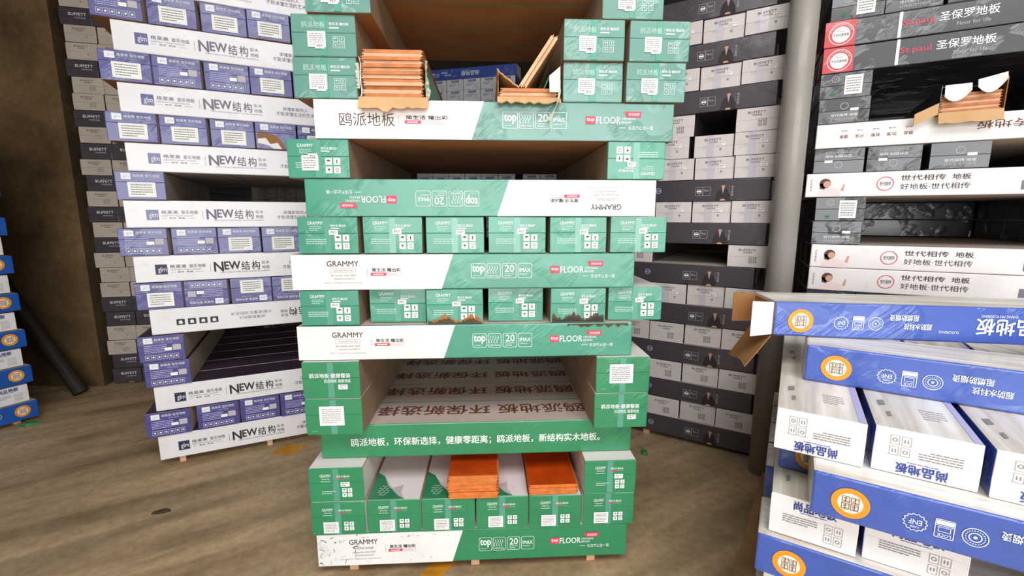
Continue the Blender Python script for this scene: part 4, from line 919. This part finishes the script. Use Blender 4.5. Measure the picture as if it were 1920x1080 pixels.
# ------------------------------------------------------------------ blue and white stack in the foreground
Q = Stack((.775, 1.15), -32.0); PQ = .12
def zq(k): return .057 + PQ*k
for u, v in ((.05, .0), (.6, .0), (1.1, .0), (.05, 1.05), (1.1, 1.05)): block(Q, u, v, .0565, 'wooden block under the foreground blue stack', 'blocks under the foreground blue stack', .06)
QC = {1: (-.06, -.06), 3: (-.064, -.05), 5: (.047, -.075)}
for k, (u, v) in QC.items():
    if k == 1: rest('qc', Q, u, v, zq(k))
    else: place('qc', Q, u, v, zq(k), {3: 'blue long carton with an orange roundel in the fourth tier of the white-topped stack', 5: 'blue long carton with an orange roundel beneath the white wood-lidded cartons', 1: 'blue long carton in the second tier of the white-lidded stack'}[k], jit=0)
    for r in range(1, 6):
        if k == 5 and r == 1: place('qc', Q, -.03, v + .2035*r, zq(k), 'blue long carton half hidden behind the roundel carton under the wood-lidded cartons', jit=0)
        else: rest('qc_plain', Q, -.03 if r == 1 else u, v + .2035*r, zq(k))
for k, (key, us, v) in {0: ('qe', [.213*i for i in range(6)], 0), 2: ('qe', [.213*i - .04 for i in range(6)], -.02), 4: ('qe', [-.040, .172, .6, .81, 1.03], -.025), 6: ('qe_flip', [-.046, .170, .385, .60, .815, 1.03], 0)}.items():
    for i, u in enumerate(us):
        if k < 4 or i > 2: rest(key, Q, u, v, zq(k)); continue
        place(key, Q, u, v + .01*(i % 2), zq(k), 'white end-on carton with wood-pattern lid, %s from the timber bearer' % NTH[i] if k == 6 else 'white end-on carton, %s from the timber bearer, between two blue roundel cartons' % NTH[i], None, jit=.4 if k == 6 else .1)
place('qc', Q, .018, .285, zq(7), 'loose blue long carton laid across the wood-lidded white cartons', jit=0)
T = Stack((.888, 1.480), -9.5)
t1 = place('qc', T, 0, 0, zq(8) + .001, 'topmost blue long carton with its end flaps torn open', jit=0)
# open flaps at its left end (children of the carton)
ragged_sheet('end_flap', [[(-.004 - .065*j, .004 + .006*j, .004 + (HQ-.008)*i/3 - .012*j*(i == 0)) for i in range(4)] for j in (0, 1)], 'white_card', .003, t1)
ragged_sheet('end_flap', [[(-.003 - .075*j, WQ - .006 - .01*j, .006 + (HQ-.01)*i/3) for i in range(4)] for j in (0, 1)], 'kraft', .003, t1)
ragged_sheet('bottom_flap', [[(-.004 - .075*j, .01 + .18*i/5, -.002 - .115*j + .01*math.sin(i)*j) for i in range(6)] for j in (0, .5, 1)], 'kraft', .003, t1)
ragged_sheet('plank_ends', [[(-.0015, .008 + .18*j, .008 + .1*i/4) for i in range(5)] for j in (0, 1)], 'plank_edge', .001, t1)
# timber bearer on the floor beside that stack
o = link('timber_bearer', slab_mesh('timber_bearer', 0, 0, 0, .075, 1.25, .03, 'wood_beam', .003)); o.location = (.825, 1.50, 0); o.rotation_euler = (0, 0, R(-35.5)); tag(o, 'low brown timber bearer lying along the foot of the blue stack', 'timber')

# ------------------------------------------------------------------ stacks further back, seen through the gaps
def back_stack(p, yaw, n, cols, ck, ek, w, h, what, base=.03, step=3):
    st = Stack(p, yaw)
    for k in range(n):
        if k % step == step - 1: rest(ck, st, 0, 0, base + (h+.0008)*k)
        else:
            for i in range(cols): rest(ek, st, (w+.004)*i, .01, base + (h+.0008)*k)
    for u in (.1, cols*w - .1): block(st, u, .1, base - .0005, 'wooden block under the far %s stack' % what, 'blocks under the far %s stack' % what)
back_stack((-1.15, 5.55), -14, 24, 6, 'qc', 'qe', WQ, HQ, 'blue-banded', .20, 6)
back_stack((.12, 5.2), -14, 22, 6, 'qc', 'qe', WQ, HQ, 'blue-and-white', .20, 6)
back_stack((-2.9, 5.2), 10, 20, 6, 'bc', 'be', WB, HB, 'charcoal-banded')
back_stack((2.55, 4.9), -20, 24, 3, 'hc_plain', 'be_icons', WB, .1222, 'pale')
back_stack((3.3, 4.3), -24, 24, 6, 'bc_plain', 'bd', WB, .1222, 'dark')

# ------------------------------------------------------------------ odds and ends
bm = bmesh.new(); bmesh.ops.create_cone(bm, cap_ends=True, segments=14, radius1=.05, radius2=.05, depth=1.75)
me = bpy.data.meshes.new('leaning_beam'); bm.to_mesh(me); bm.free(); me.materials.append(M['dark_pole'])
o = link('leaning_beam', me); a = Vector((-3.47, 3.42, .04)); b = Vector((-4.35, 3.50, 1.5)); o.location = (a+b)/2; o.rotation_euler = (b-a).to_track_quat('Z', 'Y').to_euler(); tag(o, 'dark round pole leaning against the rough wall behind the blue side stack', 'pole')
def floor_bit(name, px, py, sx, sy, h, m, label, cat, rz=0, seed=0):
    rnd = random.Random(seed); n = 10
    V = [(sx*math.cos(2*math.pi*i/n)*rnd.uniform(.75, 1.1), sy*math.sin(2*math.pi*i/n)*rnd.uniform(.7, 1.1), 0) for i in range(n)]
    V += [(x*.7, y*.7, h*rnd.uniform(.7, 1.1)) for x, y, _ in V]
    o = link(name, mesh_from(name, V, [tuple(range(n, 2*n)), tuple(range(n))[::-1]] + [(i, (i+1) % n, n+(i+1) % n, n+i) for i in range(n)], [m])); o.location = (px, py, .0005); o.rotation_euler = (0, 0, rz); tag(o, label, cat)
floor_bit('wood_scrap', -1.70, 1.975, .045, .014, .012, 'debris', 'dark scrap of wood lying alone on the dusty floor', 'scrap', .3, 1)
floor_bit('leaf_scrap', -3.32, 2.9, .06, .03, .02, 'leaf_green', 'small green scrap on the floor beside the blue side stack', 'scrap', .5, 2)
floor_bit('leaf_scrap', .80, 2.52, .02, .03, .02, 'leaf_green', 'small green scrap by the orange block of the charcoal stack', 'scrap', .2, 3)
def floor_paint(pts, label):
    V = [(x, y, .001) for x, y in pts]; n = len(V); V += [(x, y, 0) for x, y in pts]
    o = link('paint_marking', mesh_from('paint_marking', V, [tuple(range(n)), tuple(range(n, 2*n))[::-1]] + [(i, n+i, n+(i+1) % n, (i+1) % n) for i in range(n)], ['yellow_paint'])); tag(o, label, 'paint mark')
floor_paint([(-.43, 1.50), (-.33, 1.50), (-.20, 1.72), (-.27, 1.74)], 'worn yellow paint stripe on the floor under the green stack')
floor_paint([(-1.47, 2.52), (-1.34, 2.49), (-1.28, 2.60), (-1.40, 2.64)], 'worn yellow paint patch by the block of the violet stack')
join_rest('carton_rows', 'further flooring cartons filling the stacks behind the front ones')
